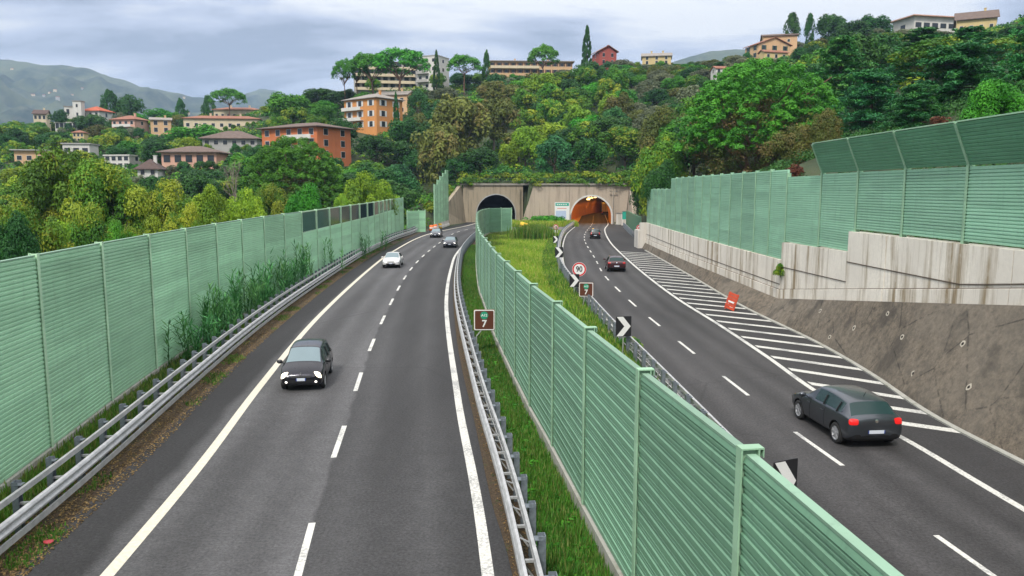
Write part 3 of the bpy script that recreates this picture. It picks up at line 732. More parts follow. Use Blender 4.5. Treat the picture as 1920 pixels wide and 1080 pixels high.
# ---------------------------------------------------------------- guardrails
def chan_post(h):
    m = MB(); m.box(-.09, .09, -.09, -.075, 0, h+.06); m.box(-.09, -.078, -.075, .05, 0, h+.06); m.box(.078, .09, -.075, .05, 0, h+.06)
    m.box(-.10, .10, -.06, .12, h-.02, h-.005); return m.mesh('guard_post')
def brace_mesh(off, sp, both=True):
    m = MB(); m.bar((0, .03, .70), (0, off-.04, .70), .07, .05); m.bar((0, .05, .25), (0, off-.05, .58), .035)
    if both: m.bar((.03, .08, .98), (sp*.5, off-.03, .80), .022)
    m.bar((.0, .06, .44), (sp, .06, .44), .035)
    return m.mesh('brace')
def guardrail(pl, side, root, off, sp, h=1.15, top=True, braces=True, zig=True):
    # side=+1: the road lies to the left of the line
    S = arc(pl); n = int(S[-1]/sp); pm = chan_post(h); pm.materials.append(MATS['post'])
    bm_ = brace_mesh(off, sp, zig); bm_.materials.append(MATS['steel'])
    rest_p = MB()
    order = []
    for k in range(n):
        a, d = at_s(pl, k*sp+.1, S)
        if a.y < 4: order.append((1e9+k, k))
        else: order.append((a.length, k))
    order.sort(); keep = set(k for _, k in order[:98])
    for k in range(n):
        a, d = at_s(pl, k*sp+.1, S); rz = math.atan2(d.y, d.x) + (0 if side > 0 else math.pi)
        M_ = Matrix.Translation(a) @ Matrix.Rotation(rz, 4, 'Z')
        if k in keep:
            o = link('post', pm); o.location = a; o.rotation_euler = (0, 0, rz); adopt(o, root)
            if braces: o = link('brace', bm_); o.location = a; o.rotation_euler = (0, 0, rz); adopt(o, root)
        else:
            rest_p.box(-.06, .06, -.05, .05, 0, h, M_)
            if braces: rest_p.bar(M_ @ Vector((0, .05, .70)), M_ @ Vector((0, off-.05, .70)), .06)
    if rest_p.v: o = rest_p.build('far_posts', MATS['post']); o['kind'] = 'stuff'; adopt(o, root)
    sg = side; c = off*sg
    W = [(.00,.48),(.045,.50),(.075,.545),(.075,.575),(.03,.615),(.015,.65),(.03,.685),(.075,.725),(.075,.755),(.045,.80),(.0,.82)]
    prof = [(c+sg*a, z) for a, z in W] + [(c+sg*(a-.012), z) for a, z in W[::-1]]
    adopt(sweep(pl, prof).build('beam', MATS['steel']), root)
    adopt(sweep(pl, [(c-.0*sg, .22), (c+.035*sg, .23), (c+.035*sg, .37), (c, .38)]).build('lower_beam', MATS['steel']), root)
    if top: adopt(sweep(pl, [(.12*sg, h-.17), (.19*sg, h-.17), (.19*sg, h-.04), (.12*sg, h-.04)]).build('top_rail', MATS['steel']), root)
gl = tag(empty('guardrail', (guardL[40].x, guardL[40].y, 0)), 'galvanised double guardrail along the left edge, between reeds and dark shoulder', 'guardrail')
guardrail([p for p in guardL if p.y > -14], -1, gl, .36, 1.55, zig=False)
gm = tag(empty('guardrail', (guardM[40].x, guardM[40].y, 0)), 'galvanised guardrail with zigzag bracing along the grass strip in the middle', 'guardrail')
guardrail([p for p in guardM if p.y > -14], +1, gm, .34, 1.50)
gc = tag(empty('guardrail', (guardC[70].x, guardC[70].y, 0)), 'dark weathered guardrail curving along the grassy median beside the right carriageway', 'guardrail')
guardrail([p for p in guardC if p.y > -14], -1, gc, .30, 1.7, h=1.0)

# ---------------------------------------------------------------- tunnel portals
def arch_pts(cx, zc, r, n=18):
    pts = [(cx-r, 0.0), (cx-r, zc*.5)]
    for i in range(n+1): t = math.pi*(1-i/n); pts.append((cx+r*math.cos(t), zc+r*math.sin(t)))
    return pts + [(cx+r, zc*.5), (cx+r, 0.0)]
def portal(root, y, depth, cx, zc, r, xl0, xl1, xr0, xr1, ztop, mat):
    m = MB(); A = [p for p in arch_pts(cx, zc, r) if p[1] >= zc-1e-6]
    m.quad((xl0, y, -.1), (cx-r, y, -.1), (cx-r, y, zc), (cx-r, y, ztop), (xl1, y, ztop))
    m.quad((cx+r, y, -.1), (xr0, y, -.1), (xr1, y, ztop), (cx+r, y, ztop), (cx+r, y, zc))
    for a, b in zip(A, A[1:]): m.quad((a[0], y, a[1]), (b[0], y, b[1]), (b[0], y, ztop), (a[0], y, ztop))
    m.quad((xl1, y, ztop), (xr1, y, ztop), (xr1, y+depth, ztop), (xl1, y+depth, ztop))
    m.quad((xl0, y, -.1), (xl1, y, ztop), (xl1, y+depth, ztop), (xl0, y+depth, -.1)); m.quad((xr0, y, -.1), (xr0, y+depth, -.1), (xr1, y+depth, ztop), (xr1, y, ztop))
    adopt(m.build('portal_face', mat), root)
def tunnel(root, y, ln, cx, zc, r, mat, endmat, dx=0.0, ring=None, rw_=.32):
    m = MB(); A = arch_pts(cx, zc, r-.03, 16); n = 14; k = len(A)
    for i in range(n+1):
        t = i/n; yy = y+ln*t; sx = dx*t*t + (dx*.6)*t
        for a in A: m.v.append((a[0]+sx, yy, a[1]-.05))
    for i in range(n):
        for j in range(k-1): a = i*k+j; m.f.append((a, a+1, a+k+1, a+k))
    for i in range(n):
        a = i*k; b = a+k-1; q = [Vector(m.v[j]) + Vector((0, 0, .012)) for j in (a, b, b+k, a+k)]; fl = len(m.v); m.v += [tuple(x) for x in q]; m.f.append((fl, fl+1, fl+2, fl+3))
    ring_end = [m.v[n*k+j] for j in range(k)]
    adopt(m.build('lining', mat), root)
    e_ = MB(); e_.v = ring_end; e_.f = [tuple(range(k))]; adopt(e_.build('dark_bend', endmat), root)  # flat dark cap, coloured as the unlit depth past the bend
    if ring:
        g = MB(); B = arch_pts(cx, zc, r-.05, 20); B2 = arch_pts(cx, zc, r+rw_-.05, 20)
        for a, b in zip(B, B2): g.v += [(a[0], y-.12, a[1]), (b[0], y-.12, b[1]), (b[0], y+.3, b[1]), (a[0], y+.3, a[1])]
        for i in range(len(B)-1):
            for j in range(4): a = i*4+j; c_ = i*4+(j+1) % 4; g.f.append((a, c_, c_+4, a+4))
        adopt(g.build('arch_rim', ring), root)
def coping(root, x0, x1, y, z, th=.42): m = MB(); m.box(x0, x1, y-.25, y+.6, z-th, z+.02); adopt(m.build('coping', MATS['coping']), root)

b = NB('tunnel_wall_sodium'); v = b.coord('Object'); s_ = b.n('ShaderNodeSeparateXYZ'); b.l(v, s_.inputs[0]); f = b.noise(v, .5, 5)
b.set(base=b.mix(b.ramp(b.math('ADD', s_.outputs[2], b.math('MULTIPLY', f, .8)), ((3.9/10, 0), (4.6/10, 1))) if False else b.math('MULTIPLY', b.math('SUBTRACT', b.math('ADD', s_.outputs[2], f), 4.0), 1.2, True), b.mix(f, (.55, .24, .035), (.75, .36, .06)), (.06, .04, .025)), rough=.5); MATS['tunnel_wall_sodium'] = b.m; simple('soot', (.04, .036, .03), .9, var=.3, scale=.8); simple('dark_void', (.01, .009, .008), 1)  # lower wall colour holds part of the orange lamp glow
simple('rim_white', (.58, .58, .55), .7, var=.12, scale=1.5); simple('rim_grey', (.30, .30, .28), .7, var=.2, scale=1.5)
tl = tag(empty('tunnel_portal', (-3.8, 182, 0)), 'weathered concrete portal of the unlit dark left tunnel, partly behind the median barrier', 'tunnel portal')
portal(tl, 182, 5.5, -3.8, 1.95, 4.6, -11.6, -11.6, 2.6, 2.6, 8.75, MATS['portal_left']); nb_ = MB(); nb_.box(3.0, 7.5, 184.6, 185.2, -.1, 8.9); adopt(nb_.build('recess_wall', MATS['soot']), tl); nb_ = MB(); nb_.box(2.6, 6.0, 182.0, 185.2, 8.75, 9.13); adopt(nb_.build('recess_slab', MATS['coping']), tl); tunnel(tl, 182.01, 70, -3.8, 1.95, 4.6, MATS['soot'], MATS['dark_void'], 3, MATS['rim_grey'], .25)  # recess shade is put into the back wall's dark colour
coping(tl, -12.3, 6.0, 181.9, 9.15)
pil = MB(); pil.box(1.35, 2.0, 181.35, 181.99, -.1, 8.0); adopt(pil.build('buttress', MATS['portal_left']), tl)
wg = MB()   # left wing, falling towards the road
a0, a1, b0_, b1_ = (-11.6, 182), (-12.6, 182), (-14.3, 168), (-15.3, 168)
wg.v = [(-11.0,181.9,-.1),(-14.3,168,-.1),(-15.2,168.3,3.3),(-11.9,182.2,8.9),(-11.8,184,-.1),(-15.6,169,-.1),(-16.0,169,3.3),(-12.8,183.6,8.9)]
wg.f = [(0,1,2,3),(3,2,6,7),(1,5,6,2),(0,3,7,4),(4,7,6,5),(0,4,5,1)]
adopt(wg.build('wing_wall', MATS['portal_left']), tl)
trt = tag(empty('tunnel_portal', (17.8, 172, 0)), 'smooth pale concrete portal of the orange lit right tunnel with white arch rim', 'tunnel portal')
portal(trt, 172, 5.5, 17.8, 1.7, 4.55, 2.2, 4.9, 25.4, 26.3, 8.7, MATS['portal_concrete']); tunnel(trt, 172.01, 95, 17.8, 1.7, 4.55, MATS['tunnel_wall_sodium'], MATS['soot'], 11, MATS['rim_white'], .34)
coping(trt, 4.7, 27.0, 171.9, 9.05, .35)
dp_ = MB(); dp_.quad((3.6,177.4,-.1),(6.1,177.4,-.1),(6.1,177.4,8.7),(3.6,177.4,8.7)); 
wg = MB(); wg.v = [(25.6,171.9,-.1),(24.6,160,-.1),(25.2,160,2.6),(26.3,172.1,8.7),(27.2,173,-.1),(26.0,160.6,-.1),(26.2,160.6,2.6),(27.4,173,8.7)]
wg.f = [(0,3,2,1),(3,7,6,2),(1,2,6,5),(0,4,7,3),(4,5,6,7),(0,1,5,4)]
adopt(wg.build('wing_wall', MATS['portal_concrete']), trt)
# sodium lamps hung under the vault
em_na = emis('sodium_lamp', (1.0, .60, .20), 5.0)
for i in range(7):
    t = (i*12+5)/95; yy = 172+i*12+5; sx = 11*t*t+6.6*t
    lm = MB(); lm.box(16.9+sx, 17.6+sx, yy, yy+.5, 5.35, 5.5); lm.bar((17.2+sx, yy+.25, 5.5), (17.2+sx, yy+.25, 6.0), .05)
    o = lm.build('tunnel_lamp', em_na); tag(o, 'glowing orange lamp under the vault of the right tunnel', 'lamp', 'sodium lamps inside the right tunnel')
    ld = bpy.data.lights.new('sodium_glow', 'POINT'); ld.energy = 520 if i < 3 else 330; ld.color = (1.0, .42, .045); ld.shadow_soft_size = .35
    lo = bpy.data.objects.new('sodium_glow', ld); C.objects.link(lo); lo.location = (17.2+sx, yy+.25, 5.1)
# railing above the portals
simple('dark_green_steel', (.05, .10, .07), .6, var=.2)
simple('mesh_green', (.06, .20, .12), .6, var=.25)
def railing(pts, h, label, mat='dark_green_steel', sp=2.5, bars=3, zoff=0):
    r_ = tag(empty('railing', pts[0]), label, 'railing'); pl = [Vector(p) for p in pts]; S = arc(pl); n = int(S[-1]/sp)
    for k in range(n+1):
        a, d = at_s(pl, k*sp, S); m = MB(); m.bar(a, a+Vector((0, 0, h)), .07); adopt(m.build('post', MATS[mat]), r_)
    for b in range(bars):
        m = MB()
        for a, c_ in zip(pl, pl[1:]): m.bar(a+Vector((0,0,h*(b+1)/bars)), c_+Vector((0,0,h*(b+1)/bars)), .05)
        adopt(m.build('rail', MATS[mat]), r_)
railing([(-12.3,182.1,9.15),(5.9,182.1,9.15)], 1.15, 'thin dark railing on top of the left tunnel portal')
railing([(4.9,172.2,9.05),(26.8,172.2,9.05)], 1.15, 'thin dark railing on top of the right tunnel portal')
# ---------------------------------------------------------------- cars
def car_paint(name, col, metal=.35, rough=.28):
    b = NB(name); v = b.coord('Object'); f = b.noise(v, 1.5, 4); g = b.noise(v, 9, 5)
    c = b.mix(f, tuple(x*.85 for x in col), tuple(x*1.15 for x in col)); c = b.mix(b.ramp(g, ((.55, 0), (.95, .10))), c, (.12, .11, .10))
    b.set(base=c, metal=metal, rough=b.ramp(g, ((.3, rough), (.7, rough+.10))), coat=.6); b.p.inputs['Coat Roughness'].default_value = .08; MATS[name] = b.m; return b.m
simple('tyre', (.018, .018, .018), .85, scale=9); simple('alloy', (.55, .56, .58), .35, .6, scale=6); simple('trim_black', (.012, .012, .013), .5, scale=6)
simple('plate_white', (.62, .66, .72), .45, var=.06); simple('plate_blue', (.02, .06, .30), .45); simple('chrome', (.7, .7, .72), .15, 1.0, var=.05); simple('mirror_black', (.02, .02, .022), .3)
emis('headlamp_lit', (1.0, .86, .66), 1.9); emis('headlamp_warm', (1.0, .93, .82), .55, (.8, .8, .8)); emis('foglamp', (1.0, .95, .88), .9); emis('tail_red', (1.0, .02, .015), .28, (.45, .008, .008)); simple('lens_clear', (.55, .57, .6), .1, .2, var=.1)
simple('seat_dark', (.03, .03, .035), .8)
mat_glass('car_glass', (.015, .035, .035), .95); MATS['car_glass'].node_tree.nodes['Principled BSDF'].inputs['Roughness'].default_value = .22; MATS['car_glass'].node_tree.nodes['Principled BSDF'].inputs['Specular IOR Level'].default_value = .4; mat_glass('windscreen_glass', (.13, .18, .20), .96)  # windscreen base is lightened to hold a sky reflection
MATS['windscreen_glass'].node_tree.nodes['Principled BSDF'].inputs['Roughness'].default_value = .04
ST = {
 'hatch': dict(L=3.75, W=1.67, H=1.52, wb=(.165, .815), wr=.30, st=[
  (0.0, .84, .38, .60, .84, .88, .78), (.025, .94, .26, .60, .92, .97, .80), (.06, .985, .22, .60, .97, 1.04, .80), (.12, 1.0, .20, .60, .98, 1.45, .70), (.28, 1.0, .20, .60, .97, 1.54, .70),
  (.46, 1.0, .20, .60, .95, 1.56, .70), (.61, 1.0, .20, .60, .94, 1.49, .69), (.80, 1.0, .20, .60, .92, 1.01, .83), (.89, .985, .21, .58, .84, .90, .80), (.96, .93, .22, .54, .72, .77, .76), (1.0, .80, .32, .50, .60, .63, .66)],
  rw=(2, 3), side=(3, 6), ws=(6, 7)),
 'golf': dict(L=4.0, W=1.78, H=1.47, wb=(.185, .80), wr=.325, st=[
  (0.0, .86, .40, .60, .82, .86, .78), (.02, .95, .28, .60, .93, .97, .82), (.045, .985, .22, .60, .97, 1.00, .83), (.135, 1.0, .20, .60, .98, 1.36, .70), (.27, 1.0, .20, .60, .965, 1.44, .70),
  (.44, 1.0, .20, .60, .955, 1.45, .70), (.56, 1.0, .20, .60, .93, 1.40, .69), (.735, 1.0, .20, .60, .90, .965, .84), (.87, .985, .21, .58, .83, .89, .81), (.955, .93, .22, .54, .71, .76, .78), (1.0, .82, .32, .50, .60, .63, .68)],
  rw=(2, 3), side=(3, 6), ws=(6, 7)),
 'sedan': dict(L=4.5, W=1.78, H=1.44, wb=(.20, .81), wr=.315, st=[
  (0.0, .86, .40, .60, .84, .88, .76), (.03, .94, .28, .60, .92, .97, .80), (.12, .985, .22, .60, .95, 1.02, .82), (.17, 1.0, .2, .60, .955, 1.04, .82), (.31, 1.0, .20, .60, .95, 1.38, .68), (.45, 1.0, .20, .60, .94, 1.44, .69),
  (.57, 1.0, .20, .60, .92, 1.40, .68), (.73, 1.0, .20, .60, .89, .95, .84), (.86, .985, .21, .58, .81, .87, .81), (.955, .93, .22, .54, .70, .75, .78), (1.0, .82, .32, .50, .60, .63, .68)],
  rw=(3, 4), side=(4, 6), ws=(6, 7)),
}
def lathe(m, prof, cx, n=24, axis='x', c=(0, 0)):
    k = len(m.v); q = len(prof)
    for j in range(n):
        t = 2*math.pi*j/n
        for a, r in prof: m.v.append((cx+a, c[0]+r*math.cos(t), c[1]+r*math.sin(t)))
    for j in range(n):
        for i in range(q-1): m.f.append((k+j*q+i, k+j*q+i+1, k+((j+1) % n)*q+i+1, k+((j+1) % n)*q+i))
def make_car(kind, paint, label, cat, loc, rz, lit=True, front=True, rear_lit=False, black_low=False):
    D = ST[kind]; Lg, Wd = D['L'], D['W']; hw = Wd/2
    root = tag(empty('car', (loc[0], loc[1], 0), rz), label, cat)
    bm = bmesh.new(); rows = []
    for (t, wf, zb, zm, zbelt, zt, rf) in D['st']:
        y = -Lg/2 + t*Lg; w_ = hw*wf; rw_ = hw*rf
        half = [(0, zb), (w_*.82, zb), (w_*.965, zb+.07), (w_*1.0, zm-.05), (w_*.995, zm+.12), (w_*.955, zbelt-.02), (w_*.925, zbelt+.01), (max(rw_, 0), zt-.055), (rw_*.80, zt), (0, zt+.022)]
        ring = half + [(-x, z) for x, z in half[-2:0:-1]]
        rows.append([bm.verts.new((x, y, z)) for x, z in ring])
    n = len(rows[0]); glass = {1: [], 2: [], 3: []}; npt = 10
    for i in range(len(rows)-1):
        for j in range(n):
            f = bm.faces.new((rows[i][j], rows[i][(j+1) % n], rows[i+1][(j+1) % n], rows[i+1][j]))
            jj = j if j < npt-1 else n-1-j           # symmetric index of the segment
            if jj in (0, 1): f.material_index = 4
            if D['side'][0] <= i < D['side'][1] and jj == 6: glass[3].append(f)
            if i == D['ws'][0] and jj in (7, 8): glass[1].append(f)
            if i == D['rw'][0] and jj in (7, 8): glass[2].append(f)
    bm.faces.new(rows[0][::-1]); bm.faces.new(rows[-1])
    bm.normal_update()
    for k, fs in glass.items():
        if k == 3:
            for sg in (-1, 1): bmesh.ops.inset_region(bm, faces=[f for f in fs if f.calc_center_median().x*sg > 0], thickness=.03, use_even_offset=True)
            for f in fs: f.material_index = 3
        else:
            r_ = bmesh.ops.inset_region(bm, faces=fs, thickness=.03, use_even_offset=True)
            for f in fs: f.material_index = k
    cl = bm.edges.layers.float.get('crease_edge') or bm.edges.layers.float.new('crease_edge')
    for e_ in bm.edges:
        ks = {f.material_index for f in e_.link_faces}
        if len(ks) > 1 and ks & {1, 2, 3}: e_[cl] = .9
    for v_ in bm.verts:
        gl_ = [f for f in v_.link_faces if f.material_index in (1, 2, 3)]
        if len(gl_) == 1:
            for e_ in v_.link_edges: e_[cl] = .9
    bmesh.ops.recalc_face_normals(bm, faces=bm.faces)
    me = bpy.data.meshes.new('car_cage'); bm.to_mesh(me); bm.free()
    for k in range(5): me.materials.append(MATS['trim_black'])
    tmp = bpy.data.objects.new('tmp', me); C.objects.link(tmp)
    ss = tmp.modifiers.new('s', 'SUBSURF'); ss.levels = 2; ss.render_levels = 2
    cut = MB(); ax = [-Lg/2 + t*Lg for t in D['wb']]; wr = D['wr']
    for yy in ax: 
        prof = [(-1.2, 0.001), (-1.2, wr+.055), (1.2, wr+.055), (1.2, .001)]; lathe(cut, prof, 0, 28, c=(yy, wr+.01))
    cm = cut.mesh('cut'); 
    for k in range(5): cm.materials.append(MATS['trim_black'])
    bb = bmesh.new(); bb.from_mesh(cm); bmesh.ops.remove_doubles(bb, verts=bb.verts, dist=.003); bmesh.ops.recalc_face_normals(bb, faces=bb.faces)
    for f in bb.faces: f.material_index = 4
    bb.to_mesh(cm); bb.free()
    co = bpy.data.objects.new('cut', cm); C.objects.link(co)
    bo = tmp.modifiers.new('b', 'BOOLEAN'); bo.object = co; bo.operation = 'DIFFERENCE'; bo.solver = 'EXACT'
    bpy.context.view_layer.update()
    dg = bpy.context.evaluated_depsgraph_get(); ev = tmp.evaluated_get(dg); full = bpy.data.meshes.new_from_object(ev)
    bpy.data.objects.remove(tmp); bpy.data.objects.remove(co)
    from mathutils.bvhtree import BVHTree
    bvh = BVHTree.FromPolygons([v.co.copy() for v in full.vertices], [tuple(p.vertices) for p in full.polygons])
    V = [v.co.copy() for v in full.vertices]
    names = {0: ('body', paint), 1: ('windscreen', MATS['windscreen_glass']), 2: ('rear_window', MATS['car_glass']), 3: ('side_window', MATS['car_glass']), 4: ('underbody', MATS['trim_black'])}
    for k, (nm, mt) in names.items():
        fs = [tuple(p.vertices) for p in full.polygons if p.material_index == k]
        groups = [fs]
        if k == 3:
            par = {}
            def fd(a):
                while par.setdefault(a, a) != a: a = par[a]
                return a
            for f in fs:
                for i in f[1:]: par[fd(i)] = fd(f[0])
            gd = {}
            for f in fs: gd.setdefault(fd(f[0]), []).append(f)
            groups = list(gd.values())
        for g in groups:
            if not g: continue
            ids = sorted({i for f in g for i in f}); mp_ = {a: b for b, a in enumerate(ids)}; m2 = bpy.data.meshes.new(nm)
            m2.from_pydata([V[i] for i in ids], [], [tuple(mp_[i] for i in f) for f in g]); m2.update(); link(nm, m2, mt, root, smooth=True)
    def patch(nm, org, d, rgt, up, a, b, mat, off=.006, e=3.0, shear=0.0, par=root, n=10, taper=0.0):
        org, d, rgt, up = Vector(org), Vector(d).normalized(), Vector(rgt).normalized(), Vector(up).normalized(); m = MB(); ok = True; last = None
        for i in range(n+1):
            for j in range(n+1):
                u, v = -1+2*i/n, -1+2*j/n
                mm_ = max(abs(u), abs(v)); nn_ = (abs(u)**e+abs(v)**e)**(1/e); q_ = mm_/nn_ if nn_ > 0 else 1
                u2, v2 = u*q_, v*q_; u2 = u2*(1-taper*v2*.5)
                o = org + rgt*(u2*a + v2*shear) + up*(v2*b)
                hit = bvh.ray_cast(o, d)
                if hit[0] is None: p = last if last is not None else o + d*1.0
                else: p = hit[0] - d*off
                last = p; m.v.append(tuple(p))
        for i in range(n):
            for j in range(n): k = i*(n+1)+j; m.f.append((k, k+n+1, k+n+2, k+1))
        return m.build(nm, mat, par, smooth=True)
    fy, ry = Lg/2+1, -Lg/2-1
    # front
    hm = MATS['headlamp_lit'] if lit == 2 else MATS['headlamp_warm'] if lit else MATS['lens_clear']
    for s in (-1, 1):
        patch('headlight', (s*hw*.80+s*.35, fy, 1.12), (-s*.35, -1, -.42), (1, s*.35, 0), (0, 0, 1), .145 if kind == 'hatch' else .17, .125 if kind == 'hatch' else .085, hm, .012, 3, shear=-s*.05)
        patch('fog_lamp', (s*hw*.66, fy, .40), (0, -1, 0), (1, 0, 0), (0, 0, 1), .05, .045, MATS['foglamp'] if lit == 2 else MATS['lens_clear'], .01, 2)
        patch('taillight', (s*hw*.80+s*.40, ry, .86), (-s*.40, 1, 0), (1, -s*.40, 0), (0, 0, 1), .19 if kind != 'hatch' else .10, .085 if kind != 'hatch' else .2, MATS['tail_red'] if rear_lit else simple('tail_dull', (.35, .012, .012), .25), .012, 4)
    patch('grille', (0, fy, .63 if kind != 'hatch' else .60), (0, -1, 0), (1, 0, 0), (0, 0, 1), .36, .045, MATS['trim_black'], .006, 5)
    patch('air_intake', (0, fy, .42), (0, -1, 0), (1, 0, 0), (0, 0, 1), .46, .07, MATS['trim_black'], .006, 5)
    pl_ = patch('number_plate', (0, fy, .50), (0, -1, 0), (1, 0, 0), (0, 0, 1), .18, .055, MATS['plate_white'], .02, 12)
    for s in (-1, 1): patch('plate_band', (s*.165, fy, .50), (0, -1, 0), (1, 0, 0), (0, 0, 1), .016, .054, MATS['plate_blue'], .024, 12, par=pl_, n=3)
    if kind == 'hatch':      # small chrome twin-chevron emblem
        m = MB()
        for k in range(2):
            z = .70 + .035*k; h = bvh.ray_cast(Vector((0, fy, z)), Vector((0, -1, 0)))[0]; yy = (h.y if h else Lg/2)+.03
            m.bar((-.06, yy-.01, z-.035), (0, yy, z), .018); m.bar((.06, yy-.01, z-.035), (0, yy, z), .018)
        m.build('emblem', MATS['chrome'], root)
    else:
        patch('emblem', (0, fy, .70), (0, -1, -.2), (1, 0, 0), (0, 0, 1), .045, .045, MATS['chrome'], .012, 2, n=6)
        patch('emblem', (0, ry, .88), (0, 1, 0), (1, 0, 0), (0, 0, 1), .05, .05, MATS['chrome'], .012, 2, n=6)
    pl_ = patch('number_plate', (0, ry, .56), (0, 1, 0), (1, 0, 0), (0, 0, 1), .26, .055, MATS['plate_white'], .02, 12)
    for s in (-1, 1): patch('plate_band', (s*.245, ry, .56), (0, 1, 0), (1, 0, 0), (0, 0, 1), .016, .054, MATS['plate_blue'], .024, 12, par=pl_, n=3)
    patch('rear_bumper_trim', (0, ry, .36), (0, 1, 0), (1, 0, 0), (0, 0, 1), hw*.74, .055, MATS['trim_black'], .01, 6)
    # sides: mirrors, handles, seams
    cow = D['st'][D['ws'][1]]; my = -Lg/2 + (cow[0]-.055)*Lg
    for s in (-1, 1):
        m = MB(); 
        for k in range(7):
            pass
        bmx = bmesh.new(); bmesh.ops.create_icosphere(bmx, subdivisions=2, radius=1.0, matrix=Matrix.Translation((s*(hw+.09), my, cow[4]+.09)) @ Matrix.Diagonal((.12, .07, .085, 1)))
        mm_ = bpy.data.meshes.new('mirror'); bmx.to_mesh(mm_); bmx.free(); mo = link('wing_mirror', mm_, MATS['mirror_black'] if kind == 'hatch' else paint, root, smooth=True)
        ar = MB(); ar.bar((s*(hw-.08), my, cow[4]+.02), (s*(hw+.06), my, cow[4]+.07), .05, .03); ar.build('mirror_arm', MATS['trim_black'], mo)
        sm_ = MB()
        def sidept(y, z):
            h = bvh.ray_cast(Vector((s*3, y, z)), Vector((-s, 0, 0)))[0]; return (h + Vector((s*.004, 0, 0))) if h else Vector((s*hw, y, z))
        for tt in ((.36, .595, .755) if kind != 'hatch' else (.33, .56, .74)):
            y0 = -Lg/2 + tt*Lg; q_ = [sidept(y0+.02*math.sin(z*3), z) for z in np.linspace(.30, .93, 8)]
            sm_.tube(q_, .006, 4, cap=False)
        q_ = [sidept(-Lg/2+tt*Lg, .30) for tt in np.linspace(.33, .75, 10)]; sm_.tube(q_, .007, 4, cap=False)
        sm_.build('door_seams', MATS['trim_black'], root)
        for tt in ((.40, .20) if kind == 'golf' else (.43, .24) if kind == 'hatch' else (.47, .35)):
            m = MB(); y0 = -Lg/2 + tt*Lg; q_ = [sidept(y0-.05*(z-.95), z)+Vector((s*.004, 0, 0)) for z in np.linspace(.97, 1.27 if kind != 'hatch' else 1.34, 6)]
            for a, b in zip(q_, q_[1:]): m.bar(a, b, .03, .075, up=(s, 0, 0))
            m.build('window_pillar', MATS['trim_black'], root)
        for tt in (.40, .62):
            a = sidept(-Lg/2+tt*Lg, .80); m = MB(); m.bar(a+Vector((s*.015, -.09, 0)), a+Vector((s*.015, .09, 0)), .03, .025); m.build('door_handle', paint if kind != 'hatch' else MATS['trim_black'], root)
    # wheels
    for yy in ax:
        for s in (-1, 1):
            m = MB(); lathe(m, [(-.095, wr*.62), (-.10, wr*.88), (-.075, wr*.985), (0, wr), (.075, wr*.985), (.10, wr*.88), (.095, wr*.62), (-.095, wr*.62)], 0, 28)
            wh = m.build('wheel', MATS['tyre'], root, smooth=True); wh.location = (s*(hw-.115), yy, wr)
            r_ = MB(); lathe(r_, [(.10, wr*.66), (.085, wr*.60), (.05, wr*.57), (.04, 0.001)], 0, 24); 
            for k in range(5):
                t = 2*math.pi*k/5+.3; dv = Vector((0, math.cos(t), math.sin(t)))
                for sp in (-.17, .17):
                    t2 = t+sp; dv2 = Vector((0, math.cos(t2), math.sin(t2)))
                    r_.bar(Vector((.085, 0, 0))+dv*.04, Vector((.088, 0, 0))+dv2*wr*.62, .022, .03)
            r_.tube([(.04, 0, 0), (.098, 0, 0)], .05, 10)
            rm = r_.build('rim', MATS['alloy'], wh, smooth=False); rm.scale = (s, 1, 1)
    m = MB(); top = D['st'][4][5]
    m.bar((0, -Lg/2+.20*Lg, top-.02), (0, -Lg/2+.17*Lg, top+.16), .012); m.build('aerial', MATS['trim_black'], root)
    return root
def on_lane(px, py, pl):      # ground point and heading along a line
    x, y = G(px, py); i = min(range(len(pl)-1), key=lambda k: abs(pl[k].y-y)); d = pl[i+1]-pl[i]
    return Vector((x, y, 0)), math.atan2(d.y, d.x)-math.pi/2
def place(px, py, pl, Lg, approaching):
    p, h = on_lane(px, py, pl); d = Vector((-math.sin(h), math.cos(h), 0))
    return p + d*(Lg/2-.15), (h+math.pi if approaching else h)
p_black = car_paint('paint_black', (.016, .016, .024), .7, .26); p_white = car_paint('paint_white', (.58, .58, .57), .1, .3); p_grey = car_paint('paint_grey', (.085, .095, .11), .85, .30)
p_dark = car_paint('paint_dark', (.05, .055, .065), .5); p_blue = car_paint('paint_navy', (.02, .022, .035), .3); p_red = car_paint('paint_maroon', (.045, .010, .012), .3); p_blk2 = car_paint('paint_coal', (.012, .012, .013), .2)
for kind, pt, lab, cat, px, py, pl, app, lit, rl in (
    ('hatch', p_black, 'small black hatchback with glowing headlights, nearest car driving towards us', 'car', 566, 734, dashL, True, 2, False),
    ('sedan', p_white, 'white car driving towards us in the left lane, behind the black hatchback', 'car', 733, 503, dashL, True, 0, False),
    ('sedan', p_dark, 'dark car with pale gleaming bonnet beside the left edge line, nearest the orange cones', 'car', 816, 446, dashL, True, 1, False),
    ('golf', p_blue, 'dark car with lit headlights closest to the median guardrail, left carriageway', 'car', 843, 465, dashL, True, 1, False),
    ('golf', p_grey, 'dark grey hatchback with bright red taillights driving away past the hatched shoulder', 'car', 1636, 841, dashR, False, 0, True),
    ('golf', p_red, 'dark maroon hatchback driving away from us between the grey car and the tunnel', 'car', 1156, 510, dashR, False, 0, False),
    ('hatch', p_blk2, 'black car driving away just before the mouth of the orange lit tunnel', 'car', 1116, 448, dashR, False, 0, False)):
    l_, r_ = place(px, py, pl, ST[kind]['L'], app); make_car(kind, pt, lab, cat, l_, r_, lit, rear_lit=rl)
